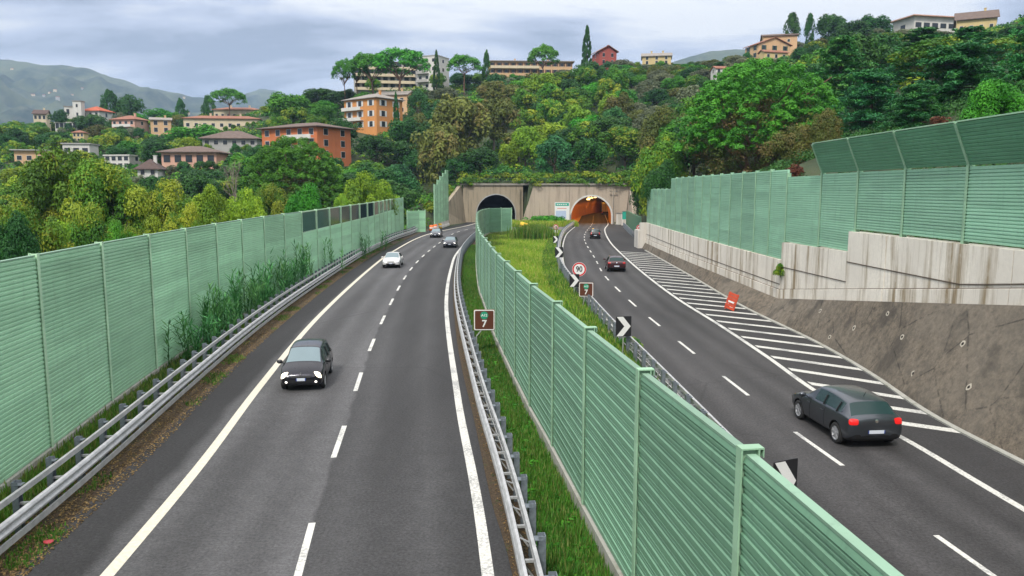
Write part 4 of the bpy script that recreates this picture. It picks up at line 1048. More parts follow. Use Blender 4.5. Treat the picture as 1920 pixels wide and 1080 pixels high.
# lorry inside the right tunnel
yy = 236; xx = 17.8+11*((yy-172)/95)**2+6.6*((yy-172)/95)
lr = tag(empty('lorry', (xx+1.6, yy, 0), R(-8)), 'box lorry driving away deep inside the orange lit right tunnel', 'lorry')
simple('lorry_white', (.6, .56, .48), .5)
m = MB(); m.box(-1.22, 1.22, 0, 7, 1.0, 3.6); m.build('cargo_box', MATS['lorry_white'], lr); m = MB(); m.box(-1.1, 1.1, 7.2, 9.2, .6, 2.9); m.build('cab', MATS['lorry_white'], lr)
m = MB(); m.box(-1.1, 1.1, .1, 9, .55, .95); m.build('chassis', MATS['trim_black'], lr); m = MB(); m.box(-.03, .03, -.02, 0, 1.1, 3.5); m.build('door_gap', MATS['trim_black'], lr)
for s in (-1, 1):
    m = MB(); m.box(s*1.0-.12, s*1.0+.12, -.05, .02, .7, .85); m.build('taillight', MATS['tail_red'], lr)
    for y_ in (1.2, 7.6): m = MB(); lathe(m, [(-.15, .001), (-.15, .48), (.15, .48), (.15, .001)], s*1.0, 20, c=(y_, .48)); m.build('wheel', MATS['tyre'], lr)

# ---------------------------------------------------------------- signs
simple('sign_brown', (.10, .030, .014), .45, var=.12); simple('sign_white', (.72, .72, .70), .45, var=.05); simple('sign_green', (.01, .28, .16), .45, var=.08); simple('sign_red', (.55, .015, .02), .45, var=.08); simple('sign_black', (.014, .014, .016), .45)
simple('sign_grey', (.20, .20, .20), .6, .4); simple('sign_teal', (.02, .33, .24), .45); simple('pole_grey', (.40, .42, .38), .5, .5); simple('rust', (.20, .09, .04), .85, var=.4, scale=8); simple('sign_blue', (.42, .50, .66), .5, var=.08); simple('yellow_plastic', (.75, .45, .02), .5, var=.15); simple('red_slat', (.50, .06, .02), .6, var=.3); simple('orange_plastic', (.75, .15, .02), .5, var=.15); simple('sign_text_red', (.6, .12, .08), .5)
def text_mesh(s, size, name='lettering', ext=.004):
    cu = bpy.data.curves.new(name, 'FONT'); cu.body = s; cu.size = size; cu.align_x = 'CENTER'; cu.align_y = 'CENTER'; cu.extrude = ext; cu.offset = size*.022
    o = bpy.data.objects.new(name, cu); C.objects.link(o); bpy.context.view_layer.update()
    me = bpy.data.meshes.new_from_object(o.evaluated_get(bpy.context.evaluated_depsgraph_get())); bpy.data.objects.remove(o); me.transform(Matrix.Rotation(math.pi/2, 4, 'X')); return me
def rrect(w_, h_, r_, y0, y1, cx=0, cz=0, n=5):
    pts = []
    for sx, sz, a0 in ((1, 1, 0), (-1, 1, 90), (-1, -1, 180), (1, -1, 270)):
        for k in range(n+1): t = R(a0+90*k/n); pts.append((cx+sx*(w_/2-r_)+r_*math.cos(t), cz+sz*(h_/2-r_)+r_*math.sin(t)))
    m = MB(); k = len(pts); m.v = [(x, y0, z) for x, z in pts] + [(x, y1, z) for x, z in pts]
    m.f = [tuple(range(k)), tuple(range(2*k-1, k-1, -1))] + [(i, k+i, k+(i+1) % k, (i+1) % k) for i in range(k)]; return m
def disc(r_, y0, y1, cx=0, cz=0, n=32): return rrect(2*r_, 2*r_, r_*.999, y0, y1, cx, cz, n//4)
def km_sign(loc, rz, size, zc, label, pole):
    root = tag(empty('kilometre_sign', loc, rz), label, 'road sign'); s = size
    b = rrect(s, s, s*.07, 0, .02, 0, zc).build('sign_plate', MATS['sign_white'], root)
    rrect(s*.91, s*.91, s*.05, -.004, -.0005, 0, zc).build('face', MATS['sign_brown'], b)
    disc(s*.20, -.010, -.0045, 0, zc+s*.23, 8).build('badge', MATS['sign_green'], b)
    o = link('lettering', text_mesh('A12', s*.175), MATS['sign_white'], b); o.location = (0, -.014, zc+s*.23)
    o = link('lettering', text_mesh('7', s*.48), MATS['sign_white'], b); o.location = (0, -.010, zc-s*.19)
    rrect(s*1.04, s*1.04, s*.07, .021, .045, 0, zc).build('frame', MATS['rust'], root)
    m = MB(); m.tube([Vector(q) for q in pole], .03, 8); m.build('pole', MATS['pole_grey'], root)
    return root
def on_px(pl, px, off=0.0, y0=8, y1=170):
    best = None
    for p, n_ in zip(pl, normals2(pl)):
        if not (y0 < p.y < y1): continue
        q_ = p+n_*off; e_ = abs(proj((q_.x, q_.y, .8))[0]-px)
        if best is None or e_ < best[0]: best = (e_, q_)
    return best[1]
y_ = 34.6; sx_ = P(908, 600, y_)
km_sign((sx_.x, y_, 0), R(2), .94, sx_.z, 'brown square kilometre sign reading A12 7 in the grass strip left of the median barrier', [(-.36, .06, 0), (-.36, .06, .95), (-.05, .06, 1.32), (-.05, .04, sx_.z)])
y_ = 48.0; sx_ = P(1099, 543, y_)
km_sign((sx_.x, y_, 0), R(-4), .88, sx_.z, 'brown square kilometre sign beside the speed limit sign, right carriageway', [(-.2, .06, 0), (-.2, .06, .3), (0, .05, sx_.z)])
def limit_sign(loc, rz, r_, zc, label, text):
    root = tag(empty('speed_limit_sign', loc, rz), label, 'road sign'); b = disc(r_, 0, .02, 0, zc).build('sign_plate', MATS['sign_white'], root)
    # red ring
    m = MB(); n = 40; ro, ri = r_*.965, r_*.76
    for k in range(n):
        t = 2*math.pi*k/n
        for q_ in (ro, ri): m.v.append((q_*math.cos(t), -.004, zc+q_*math.sin(t)))
    for k in range(n): a = 2*k; c_ = 2*((k+1) % n); m.f.append((a, a+1, c_+1, c_))
    m.build('red_ring', MATS['sign_red'], b)
    o = link('lettering', text_mesh(text, r_*.98), MATS['sign_black'], b); o.location = (0, -.008, zc); o.scale = (.95, 1, 1.12)
    m = MB(); m.tube([(0, .05, 0), (0, .05, zc+.1)], .03, 8); m.build('pole', MATS['pole_grey'], root); return root
y_ = 56.0; q_ = P(1086, 505, y_)
limit_sign((q_.x, y_, 0), R(-4), .52, q_.z, 'round white 90 speed limit sign with red ring beside the right carriageway', '90')
def chevron(px, py, off, label, w_=.72, h_=.92, y=None, rz=0):
    p = on_px(guardC, px, off) if y is None else Vector((P(px, py, y).x, y, 0)); zc = P(px, py, p.y).z
    root = tag(empty('chevron_board', (p.x, p.y, 0), rz), label, 'chevron sign', 'black and white bend chevrons along the median guardrail')
    b = rrect(w_, h_, .03, 0, .02, 0, zc).build('board', MATS['sign_black'], root)
    m = MB(); a = w_*.20; x0 = -w_*.46; t_ = w_*.42; xm = w_*.46
    pts = [(x0, h_*.48), (x0+t_, h_*.48), (xm, 0), (x0+t_, -h_*.48), (x0, -h_*.48), (xm-t_, 0)]
    m.v = [(x, -.004, zc+z) for x, z in pts]; m.f = [(0, 5, 2, 1), (5, 4, 3, 2)]; m.build('white_chevron', MATS['sign_white'], b)
    m = MB(); m.tube([(0, .05, 0), (0, .05, zc+h_*.3)], .035, 8); m.build('pole', MATS['pole_grey'], root)
chevron(1165, 612, .30, 'black board with white chevron on the median guardrail, right of the tall barrier', rz=R(10))
chevron(1078, 526, .30, 'black board with white chevron tucked under the round speed limit sign', rz=R(8))
chevron(1048, 473, .35, 'black board with white chevron, second nearest the right tunnel', rz=R(4))
chevron(1042, 449, .35, 'black board with white chevron, nearest the right tunnel', rz=R(2))
chevron(1472, 905, .30, 'black board with white chevron half hidden behind the near median barrier', w_=.72, h_=1.08, y=16.9, rz=R(24))
def round_sign(px, py, y, label):
    q_ = P(px, py, y); root = tag(empty('no_overtaking_sign', (q_.x, y, 0)), label, 'road sign'); r_ = .45; zc = q_.z
    b = disc(r_, 0, .02, 0, zc).build('sign_plate', MATS['sign_white'], root); m = MB(); n = 32
    for k in range(n):
        t = 2*math.pi*k/n
        for qq in (r_*.97, r_*.68): m.v.append((qq*math.cos(t), -.005, zc+qq*math.sin(t)))
    for k in range(n): a = 2*k; c_ = 2*((k+1) % n); m.f.append((a, a+1, c_+1, c_))
    m.build('red_ring', MATS['sign_red'], b)
    m = MB(); m.box(-.2, -.03, -.012, -.004, zc-.12, zc+.06); m.box(-.17, -.06, -.012, -.004, zc+.062, zc+.12); m.build('symbol', MATS['sign_red'], b)
    m = MB(); m.box(.03, .2, -.012, -.004, zc-.12, zc+.06); m.box(.06, .17, -.012, -.004, zc+.062, zc+.12); m.build('symbol', MATS['sign_black'], b)
    m = MB(); m.box(-.36, .36, -.001, .018, zc-.92, zc-.55); m.build('supplementary_plate', MATS['sign_white'], root)
    m = MB(); m.tube([(0, .06, 0), (0, .06, zc)], .035, 8); m.build('pole', MATS['pole_grey'], root)
round_sign(1042, 425.5, 126, 'small round red ringed sign with white plate at the far end of the grassy median')
round_sign(1199, 427.5, 106, 'small round red ringed sign with white plate beside the end of the right retaining wall')
# information board by the right tunnel
q_ = P(1054, 396, 169.5); ib = tag(empty('information_board', (q_.x, 169.5, 0), R(2)), 'white information board with green heading, left of the orange lit tunnel mouth', 'information board')
b = rrect(3.3, 3.9, .1, 0, .05, 0, q_.z).build('board', MATS['sign_white'], ib)
m = MB(); m.box(-1.5, 1.5, -.006, -.001, q_.z+1.15, q_.z+1.8); m.build('green_heading', MATS['sign_teal'], b)
m = MB(); [m.box(x0, x0+.32, -.012, -.0065, q_.z+1.38, q_.z+1.58) for x0 in (-1.2, -.75, -.3, .2, .7)]; m.build('heading_marks', MATS['sign_white'], b)
m = MB(); m.box(-1.1, 1.0, -.006, -.001, q_.z+.55, q_.z+.68); m.build('red_line', MATS['sign_text_red'], b)
m = MB(); m.box(-1.4, .9, -.006, -.001, q_.z-1.6, q_.z+.1); m.build('pale_blue_panel', MATS['sign_blue'], b)
m = MB(); [m.bar((x, .1, 0), (x, .1, q_.z+1.8), .1) for x in (-1.2, 1.2)]; m.build('posts', MATS['pole_grey'], ib)
# mesh fence, cabinets near the right tunnel
fe = tag(empty('mesh_fence', (21, 140, 0)), 'green mesh fence between the right tunnel and the end of the white retaining wall', 'fence')
fp = [Vector(q) for q in ((23.6,158,0),(23.2,152,0),(22.6,146,0),(22.0,140,0),(21.4,134,0),(20.9,128,0),(20.6,122,0))]
for i, a in enumerate(fp):
    m = MB(); m.bar(a, a+Vector((0,0,3.5)), .1); m.build('post', MATS['green_post'], None); adopt(C.objects[-1], fe) if False else None
    o = [x for x in C.objects if x.name.startswith('post')][-1]
    if o.parent is None: adopt(o, fe)
    if i: adopt(panel_between(fp[i-1], a, .2, 3.4, 'fine').build('panel', MATS['mesh_green']), fe)
ge = tag(empty('guardrail', (20, 135, 0)), 'short pale guardrail in front of the green mesh fence by the right tunnel', 'guardrail')
guardrail([Vector(q) for q in ((22.9,157,0),(22.2,150,0),(21.5,143,0),(20.8,136,0),(20.2,129,0),(19.8,122,0),(19.4,114,0))], +1, ge, .3, 2.2, h=.95, braces=False)
cb = tag(empty('equipment_cabinet', (24.0, 169.5, 0)), 'pale equipment cabinet against the portal wall right of the orange lit tunnel', 'cabinet')
m = MB(); m.box(-.9, .9, 0, .9, .15, 2.5); m.build('cabinet_body', MATS['white_block'], cb); m = MB(); m.box(-1.0, 1.0, -.1, 1.0, 2.5, 2.6); m.build('lid', MATS['sign_grey'], cb); m = MB(); m.box(-1.05, 1.05, -.1, 1.05, -.05, .15); m.build('plinth', MATS['plinth'], cb)
m = MB(); m.box(-.02, .02, -.012, 0, .2, 2.45); m.build('door_gap', MATS['trim_black'], cb)
cb = tag(empty('equipment_cabinet', (24.6, 166.0, 0)), 'teal cabinet on a white base, to the right of the right tunnel', 'cabinet')
m = MB(); m.box(-.8, .8, 0, .8, 0, 1.3); m.build('base', MATS['white_block'], cb); m = MB(); m.box(-.6, .6, .1, .7, 1.3, 3.0); m.build('cabinet_body', MATS['sign_teal'], cb); m = MB(); m.box(-.66, .66, .04, .76, 3.0, 3.08); m.build('lid', MATS['sign_grey'], cb)
mp_ = tag(empty('lamp_post', (22.6, 171.2, 0)), 'slim grey post with short cross arm against the portal wall right of the tunnel arch', 'lamp post')
m = MB(); m.tube([(0, 0, 0), (0, 0, 7.4)], [.10, .06], 8); m.build('pole', MATS['coping'], mp_); m = MB(); m.bar((-.8, 0, 7.3), (.8, 0, 7.3), .12); m.build('cross_arm', MATS['coping'], mp_)
for s in (-1, 1): m = MB(); m.box(s*.7-.2, s*.7+.2, -.2, .1, 7.36, 7.5); m.build('lamp_head', MATS['coping'], mp_)
# yellow grit bin on the yard
gb = tag(empty('grit_bin', (*G(985, 431)[:2], 0)), 'yellow sloping grit bin on the paved yard between the tunnel mouths', 'grit bin')
m = MB(); m.v = [(-1.1,-.7,0),(1.1,-.7,0),(1.1,.7,0),(-1.1,.7,0),(-.9,-.5,.8),(.9,-.5,.5),(.9,.5,.5),(-.9,.5,.8)]; m.f = [(0,3,2,1),(0,1,5,4),(1,2,6,5),(2,3,7,6),(3,0,4,7),(4,5,6,7)]; m.build('bin_body', MATS['yellow_plastic'], gb)
m = MB(); m.v = [(-.95,-.58,.81),(.95,-.58,.51),(.95,.58,.51),(-.95,.58,.81),(-.7,-.1,1.25),(.3,-.1,1.0),(.3,.2,1.0),(-.7,.2,1.25)]; m.f = [(0,3,2,1),(0,1,5,4),(1,2,6,5),(2,3,7,6),(3,0,4,7),(4,5,6,7)]; m.build('lid', MATS['yellow_plastic'], gb); gb.scale = (1.15, 1.15, 1.25)
# barrels and cones by the left edge
for k, (px, py, lab) in enumerate(((808, 433, 'orange and white traffic drum left of the dark car, by the verge'), (815, 431, 'orange traffic drum in the middle of the group behind the dark car'), (824, 429, 'yellow orange traffic drum at the foot of the tall stepped barrier'))):
    a = G(px, py); d_ = tag(empty('traffic_drum', (a[0], a[1]+1, 0)), lab, 'traffic drum', 'traffic drums by the left verge')
    m = MB(); lathe(m, [(0, .001), (0, .42), (.5, .40), (1.0, .36), (1.05, .1), (1.05, .001)], 0, 16); me_ = m.mesh(); me_.transform(Matrix.Rotation(-math.pi/2, 4, 'Y')); link('drum_body', me_, MATS['orange_plastic' if k < 2 else 'yellow_plastic'], d_, True)
    m = MB(); lathe(m, [(.42, .415), (.44, .418), (.60, .405), (.62, .400)], 0, 16); me_ = m.mesh(); me_.transform(Matrix.Rotation(-math.pi/2, 4, 'Y')); link('white_band', me_, MATS['sign_white'], d_, True)
# orange folding barrier leaning on the stone wall
a = G(1366, 582); rb = tag(empty('road_barrier', (a[0], a[1], 0), R(-62)), 'orange red slatted work barrier leaning on the stone wall by the hatching', 'work barrier')
M_ = Matrix.Rotation(R(-14), 4, 'X') @ Matrix.Rotation(R(9), 4, 'Y') @ Matrix.Scale(.86, 4)
for k in range(6): m = MB(); m.box(-.52, .52, -.02, .02, .10+.21*k, .275+.21*k, M_); m.build('slat', MATS['red_slat'], rb)
for s in (-1, 1): m = MB(); m.box(s*.42-.05, s*.42+.05, .021, .05, 0, 1.36, M_); m.build('upright', MATS['red_slat'], rb)
m = MB(); m.box(-.3, .3, -.035, -.022, .6, .72, M_); m.build('reflector', MATS['sign_white'], rb)
# litter
simple('litter_red', (.35, .03, .04), .5); simple('litter_pale', (.6, .55, .35), .7)
for px, py, mt, lab in ((92, 1020, 'litter_red', 'crumpled red packet lying in the dirt beside the left guardrail'), (952, 757, 'litter_pale', 'pale crumpled sheet lying in the grass beside the median barrier')):
    a = G(px, py); bmx = bmesh.new(); bmesh.ops.create_icosphere(bmx, subdivisions=2, radius=.09, matrix=Matrix.Diagonal((1.3, .9, .35, 1)))
    for v_ in bmx.verts: v_.co += v_.co.normalized()*pnoise(v_.co*14)*.045
    mm_ = bpy.data.meshes.new('litter'); bmx.to_mesh(mm_); bmx.free(); o = link('litter', mm_, MATS[mt]); o.location = (a[0], a[1], .05); tag(o, lab, 'litter')
# ---------------------------------------------------------------- far mountains
def mountain(pts, Y0, base_px, seed, front=1500, amp=16):
    xs_, zs_ = [], []
    for px, py in pts: v = P(px, py, Y0); xs_.append(v.x); zs_.append(v.z)
    X = np.linspace(xs_[0], xs_[-1], 150); Zr = np.interp(X, xs_, zs_); T = np.concatenate([np.linspace(0, 1, 46), np.linspace(1, 1.5, 8)[1:]])
    m = MB()
    for t in T:
        for x, zr in zip(X, Zr):
            y = Y0 - front*(1-t); prof = t**1.45 if t <= 1 else 1-(t-1)*1.2
            nz = pnoise(Vector((x*.0045, y*.0035, seed)))*.22 + pnoise(Vector((x*.013, y*.01, seed)))*.10 + pnoise(Vector((x*.04, y*.03, seed)))*.035
            z = zr*prof + zr*nz*(1.15 - abs(t-1)*0.3)*amp/16*(0.25 if t > .93 and t < 1.05 else 1)*min(1, t*3)
            m.v.append((x*(1 + (t-1)*.25*front/Y0), y, z-6))
    k = len(X)
    for i in range(len(T)-1):
        for j in range(k-1): a = i*k+j; m.f.append((a, a+1, a+k+1, a+k))
    tag(m.build('hills', MATS['mountain'], smooth=True), kind='structure'); return m, k
mA, kA = mountain([(-700,150),(-300,105),(-100,108),(0,110),(60,116),(110,124),(150,123),(200,136),(280,158),(330,165),(352,176),(390,184),(440,200),(520,225),(640,250)], 2950, 0, 3.1, 1900)
mountain([(300,215),(380,196),(430,182),(490,166),(515,170),(560,188),(640,205),(760,240)], 3900, 0, 9.2, 1500)
mountain([(1180,135),(1250,118),(1290,106),(1330,95),(1375,91),(1420,92),(1470,97),(1600,110),(1750,130)], 2700, 0, 15.7, 700, 5)

# ---------------------------------------------------------------- buildings
def hit_ground(px, py, y0=30, y1=420, zf=tz):
    d = ray(px, py); prev = None; y = y0
    while y < y1:
        t = y/d.y; x = d.x*t; z = CAM_H + d.z*t; g = zf(x, y)
        if z <= g and prev is not None: return Vector((x, y, g))
        prev = y; y += 2.0
    return None
simple('win_dark', (.025, .03, .035), .15, var=.4, scale=.8); simple('win_frame', (.55, .53, .48), .6); simple('shutter_green', (.03, .07, .045), .6, var=.2); simple('shutter_brown', (.10, .045, .025), .6, var=.2); simple('shutter_white', (.6, .6, .58), .6)
def wall_mat(name, col):
    b = NB(name); f = b.noise(b.coord('Object', scale=(1, 1, .4)), .6, 6, .7); g = b.noise(b.coord('Object', scale=(2, 2, .15)), 1.0, 5)
    c = b.mix(b.ramp(f, ((.3, 0), (.7, 1))), tuple(x*.84 for x in col), col); c = b.mix(b.ramp(g, ((.55, 0), (.75, .4))), c, tuple(x*.55 for x in col)); b.set(base=c, rough=.85); MATS[name] = b.m; return b.m
def roof_mat(name, col):
    b = NB(name); w_ = b.n('ShaderNodeTexWave'); w_.inputs['Scale'].default_value = 2.6; w_.inputs['Distortion'].default_value = .6; b.l(b.coord('Object'), w_.inputs['Vector'])
    f = b.noise(b.coord('Object'), 1.1, 6, .75); c = b.mix(b.ramp(f, ((.3, 0), (.7, 1))), tuple(x*.62 for x in col), tuple(x*1.25 for x in col)); c = b.mix(b.math('MULTIPLY', w_.outputs['Fac'], .35), c, tuple(x*.45 for x in col)); b.set(base=c, rough=.9); MATS[name] = b.m; return b.m
for n_, c_ in (('w_orange', (.56, .17, .06)), ('w_amber', (.62, .27, .08)), ('w_white', (.62, .60, .56)), ('w_cream', (.62, .52, .36)), ('w_pink', (.62, .36, .27)), ('w_yellow', (.60, .46, .22)), ('w_red', (.36, .08, .06)), ('w_grey', (.38, .37, .35)), ('w_peach', (.62, .40, .22))): wall_mat(n_, c_)
for n_, c_ in (('r_brown', (.15, .105, .085)), ('r_red', (.46, .11, .05)), ('r_terra', (.30, .13, .08)), ('r_grey', (.30, .27, .24)), ('r_dark', (.10, .065, .055))): roof_mat(n_, c_)
def gable(W, D, z, rise, ov, ridge_x=True, th=.25):
    m = MB(); w_, d_ = W/2+ov, D/2+ov
    if ridge_x:
        a = [(-w_, -d_, z), (w_, -d_, z), (w_, 0, z+rise), (-w_, 0, z+rise)]; b = [(w_, d_, z), (-w_, d_, z), (-w_, 0, z+rise), (w_, 0, z+rise)]
    else:
        a = [(-w_, d_, z), (-w_, -d_, z), (0, -d_, z+rise), (0, d_, z+rise)]; b = [(w_, -d_, z), (w_, d_, z), (0, d_, z+rise), (0, -d_, z+rise)]
    for q in (a, b):
        k = len(m.v); m.v += q + [(x, y, zz+th) for x, y, zz in q]; m.f += [tuple(k+i for i in f) for f in ((3,2,1,0),(4,5,6,7),(0,1,5,4),(1,2,6,5),(2,3,7,6),(3,0,4,7))]
    return m
def hip(W, D, z, rise, ov, th=.2):
    m = MB(); w_, d_ = W/2+ov, D/2+ov; r = max(0.01, w_-d_) if W >= D else .01; rd = max(.01, d_-w_) if D > W else .01
    m.v = [(-w_,-d_,z),(w_,-d_,z),(w_,d_,z),(-w_,d_,z),(-w_,-d_,z+th),(w_,-d_,z+th),(w_,d_,z+th),(-w_,d_,z+th),(-r,-rd,z+rise+th),(r,rd,z+rise+th)]
    if W >= D: m.f = [(3,2,1,0),(0,1,5,4),(1,2,6,5),(2,3,7,6),(3,0,4,7),(4,5,9,8),(5,6,9),(6,7,8,9),(7,4,8)]
    else: m.f = [(3,2,1,0),(0,1,5,4),(1,2,6,5),(2,3,7,6),(3,0,4,7),(4,5,8),(5,6,9,8),(6,7,9),(7,4,8,9)]
    return m
HOUSES = []
def house(label, px0, px1, pt, pb, Y, D, rz, wall, roof, rise, rmat, floors=2, cols=3, scols=2, ww=1.1, wh=1.5, shut=None, ov=.6, balc=None, chim=1, name='house', cat='house', base_extra=5, ridge_x=True, wframe='win_frame', skip=0.0):
    s_ = F/(Y*CP); rr_ = R(rz); span = (px1-px0)/s_; W = max(3, (span - D*abs(math.sin(rr_)))/max(.3, math.cos(rr_)))
    c0 = P((px0+px1)/2, pb, Y); zt = P((px0+px1)/2, pt, Y).z; H = zt-c0.z
    # the near edge stands at Y, the centre further back
    cy = Y + D/2*math.cos(rr_) + W/2*abs(math.sin(rr_)); cx = c0.x*(1 + (cy-Y)*.5/Y)
    root = tag(empty(name, (cx, cy, c0.z-0.0), rr_), label, cat); HOUSES.append((cx, cy, max(W, D)/2+3, px0, px1, pt, pb, Y))
    wm_ = MATS[wall]; m = MB(); m.box(-W/2, W/2, -D/2, D/2, -base_extra, H)
    if roof == 'gable':
        if ridge_x:
            for s in (-1, 1): m.quad((s*W/2, -D/2, H), (s*W/2, D/2, H), (s*W/2, 0, H+rise))
        else:
            for s in (-1, 1): m.quad((-W/2, s*D/2, H), (W/2, s*D/2, H), (0, s*D/2, H+rise))
    m.build('wall', wm_, root)
    if roof == 'gable': rf = gable(W, D, H+.01, rise, ov, ridge_x).build('roof', MATS[rmat], root)
    elif roof == 'hip': rf = hip(W, D, H+.01, rise, ov).build('roof', MATS[rmat], root)
    else: m = MB(); m.box(-W/2-ov, W/2+ov, -D/2-ov, D/2+ov, H+.01, H+.35); rf = m.build('roof', MATS[rmat], root)
    for k in range(chim): m = MB(); x = W*(.22-.4*k); m.box(x-.35, x+.35, -.3, .3, H+rise*.3, H+rise+1.0); m.box(-.45+x, .45+x, -.4, .4, H+rise+1.0, H+rise+1.12); m.build('chimney', wm_, rf)
    fm = MB(); fm.box(-ww/2-.10, ww/2+.10, -.05, .0, -.10, wh+.10); fmm = fm.mesh(); fmm.materials.append(MATS[wframe])
    pm = MB(); pm.box(-ww/2, ww/2, -.07, -.05, 0, wh); pmm = pm.mesh(); pmm.materials.append(MATS['win_dark'])
    sm_ = MB(); sm_.box(0, ww*.5, -.09, -.02, -.02, wh+.02); smm = sm_.mesh()
    if shut: smm.materials.append(MATS[shut])
    fh = H/floors; rg = random.Random(int(px0+pt*3))
    def win(x, y, z, ang):
        o = link('window', fmm, None, root); o.location = (x, y, z); o.rotation_euler = (0, 0, ang); p_ = link('pane', pmm, None, o)
        if shut:
            for sg in (-1, 1): q_ = link('shutter', smm, None, o); q_.location = (sg*(ww/2+.02) - (ww*.5 if sg < 0 else 0), 0, 0)
    for f_ in range(floors):
        z = fh*f_ + fh*.32
        for c_ in range(cols):
            if rg.random() < skip: continue
            win(-W/2 + W*(c_+.5)/cols, -D/2, z, 0)
        for c_ in range(scols):
            if rz > 0: win(-W/2, -D/2 + D*(c_+.5)/scols, z, -math.pi/2)
            else: win(W/2, -D/2 + D*(c_+.5)/scols, z, math.pi/2)
        if balc and f_ >= balc[2]:
            x0, x1 = -W/2+W*balc[0], -W/2+W*balc[1]; zz = fh*f_; m = MB(); m.box(x0, x1, -D/2-1.4, -D/2-.01, zz-.2, zz); b_ = m.build('balcony', MATS[balc[3]], root)
            m = MB(); m.box(x0, x1, -D/2-1.4, -D/2-1.33, zz+.001, zz+.95); m.build('parapet', MATS[balc[3]], b_)
    return root
HO = house
HO('large orange block with long brown roof and balcony below the hill, left of centre', 480, 652, 237, 300, 205, 13, -30, 'w_orange', 'hip', 1.6, 'r_brown', 3, 5, 2, 1.5, 1.6, None, 1.2, (.45, .95, 1, 'w_white'), 0, name='apartment_building', cat='building', wframe='w_white')
HO('bright amber villa with white balconies below the white apartment blocks', 640, 752, 183, 243, 262, 12, -38, 'w_amber', 'hip', 2.2, 'r_grey', 3, 3, 2, 1.6, 1.8, 'shutter_white', .8, (.0, .6, 1, 'w_white'), 1, name='villa', cat='villa')
HO('low terracotta annexe behind the amber villa', 705, 775, 178, 215, 285, 9, -12, 'w_peach', 'gable', 1.8, 'r_grey', 2, 3, 1, 1.2, 1.4)
HO('long apartment block with stacked balconies behind the umbrella pines', 660, 782, 116, 168, 325, 12, 8, 'w_grey', 'flat', .6, 'r_dark', 4, 9, 2, 1.9, 1.7, None, .5, (.03, .97, 0, 'w_cream'), 0, name='apartment_building', cat='building')
HO('tall white apartment block at the right end of the pines', 782, 840, 104, 168, 322, 10, -25, 'w_white', 'flat', .5, 'w_grey', 4, 3, 1, 1.3, 1.3, None, .2, (.02, .6, 0, 'w_grey'), 0, name='apartment_building', cat='building')
HO('long pale building with grey roof along the ridge behind the round pine', 915, 1072, 115, 140, 345, 12, 3, 'w_peach', 'flat', 1.0, 'r_grey', 2, 12, 1, 1.3, 1.4, 'shutter_brown', .9, (.02, .6, 1, 'w_cream'), 2, name='long_building', cat='building')
HO('small red gabled house beside the tall cypress on the ridge', 1113, 1155, 97, 123, 332, 9, 14, 'w_red', 'gable', 2.6, 'r_terra', 2, 2, 1, 1.0, 1.5, 'w_red', .8, ridge_x=False, chim=1)
HO('pale house with low grey roof half hidden on the ridge, right of the red house', 1204, 1262, 105, 122, 335, 9, -10, 'w_yellow', 'gable', 1.9, 'r_grey', 2, 3, 1, 1.0, 1.3, chim=2)
HO('cream farmhouse with red tiled roof and dark shutters on the right skyline', 1405, 1482, 83, 110, 298, 9, 16, 'w_peach', 'gable', 2.8, 'r_terra', 2, 3, 2, 1.0, 1.6, 'shutter_green', .6, chim=1, ridge_x=False)
HO('weathered brown barn joined to the back of the cream farmhouse', 1430, 1500, 66, 100, 312, 11, -14, 'w_peach', 'gable', 1.6, 'r_brown', 2, 2, 1, .9, 1.0, None, .6)
HO('low yellow annexe in front of the cream farmhouse', 1426, 1478, 98, 112, 293, 4, 14, 'w_yellow', 'gable', 1.0, 'r_terra', 1, 3, 0, 1.0, 1.3, None, .4, chim=0)
HO('modern flat roofed white villa high on the right skyline', 1692, 1790, 30, 60, 300, 12, 12, 'w_white', 'flat', .6, 'w_pink', 1, 5, 1, 2.6, 1.8, None, 1.4, None, 1, name='villa', cat='villa')
HO('brown roofed house with yellow gable at the top right of the hill', 1798, 1884, 33, 60, 270, 12, -28, 'w_yellow', 'gable', 3.6, 'r_brown', 1, 4, 1, 1.0, 1.3, None, .8, chim=1)
HO('white villa with square tower left of the town', 120, 152, 200, 240, 352, 9, 14, 'w_white', 'flat', .4, 'r_grey', 2, 2, 1, 1.2, 2.2, None, .3, chim=0, name='villa', cat='villa')
HO('narrow white tower rising beside the red roofed wing', 140, 156, 190, 238, 350, 3.6, 5, 'w_white', 'flat', .4, 'r_grey', 3, 1, 1, .8, 1.4, None, .25, chim=0, name='tower', cat='tower')
HO('white wing under a bright red tiled roof, right of the square tower', 157, 200, 208, 238, 354, 9, -10, 'w_white', 'hip', 2.4, 'r_red', 2, 3, 1, 1.2, 1.8, None, .9, chim=0, name='villa', cat='villa')
HO('arcaded white terrace in front of the towered villa', 106, 146, 230, 246, 343, 4, 4, 'w_white', 'flat', .2, 'w_white', 1, 5, 0, 1.4, 2.4, None, .2, chim=0, name='arcade', cat='arcade', wframe='w_white')
HO('cream house with sloping dark roof at the far left', 58, 90, 214, 240, 355, 9, 20, 'w_cream', 'gable', 2.2, 'r_dark', 2, 3, 1, 1.0, 1.6)
HO('pink house with red brown roof below the dark tree clump', 212, 268, 224, 250, 320, 9, -12, 'w_pink', 'hip', 1.9, 'r_terra', 2, 4, 1, 1.2, 1.3, None, .8, (.1, .9, 1, 'w_white'))
HO('yellow and white house with grey roof, right of the pink house', 274, 322, 225, 264, 300, 9, 22, 'w_peach', 'gable', 1.2, 'r_grey', 3, 2, 1, 1.3, 1.6, None, .6)
HO('long cream house under the big lone umbrella pine', 402, 490, 206, 226, 345, 9, 6, 'w_cream', 'hip', 1.4, 'r_terra', 1, 8, 1, 1.0, 1.4, None, .7, chim=2)
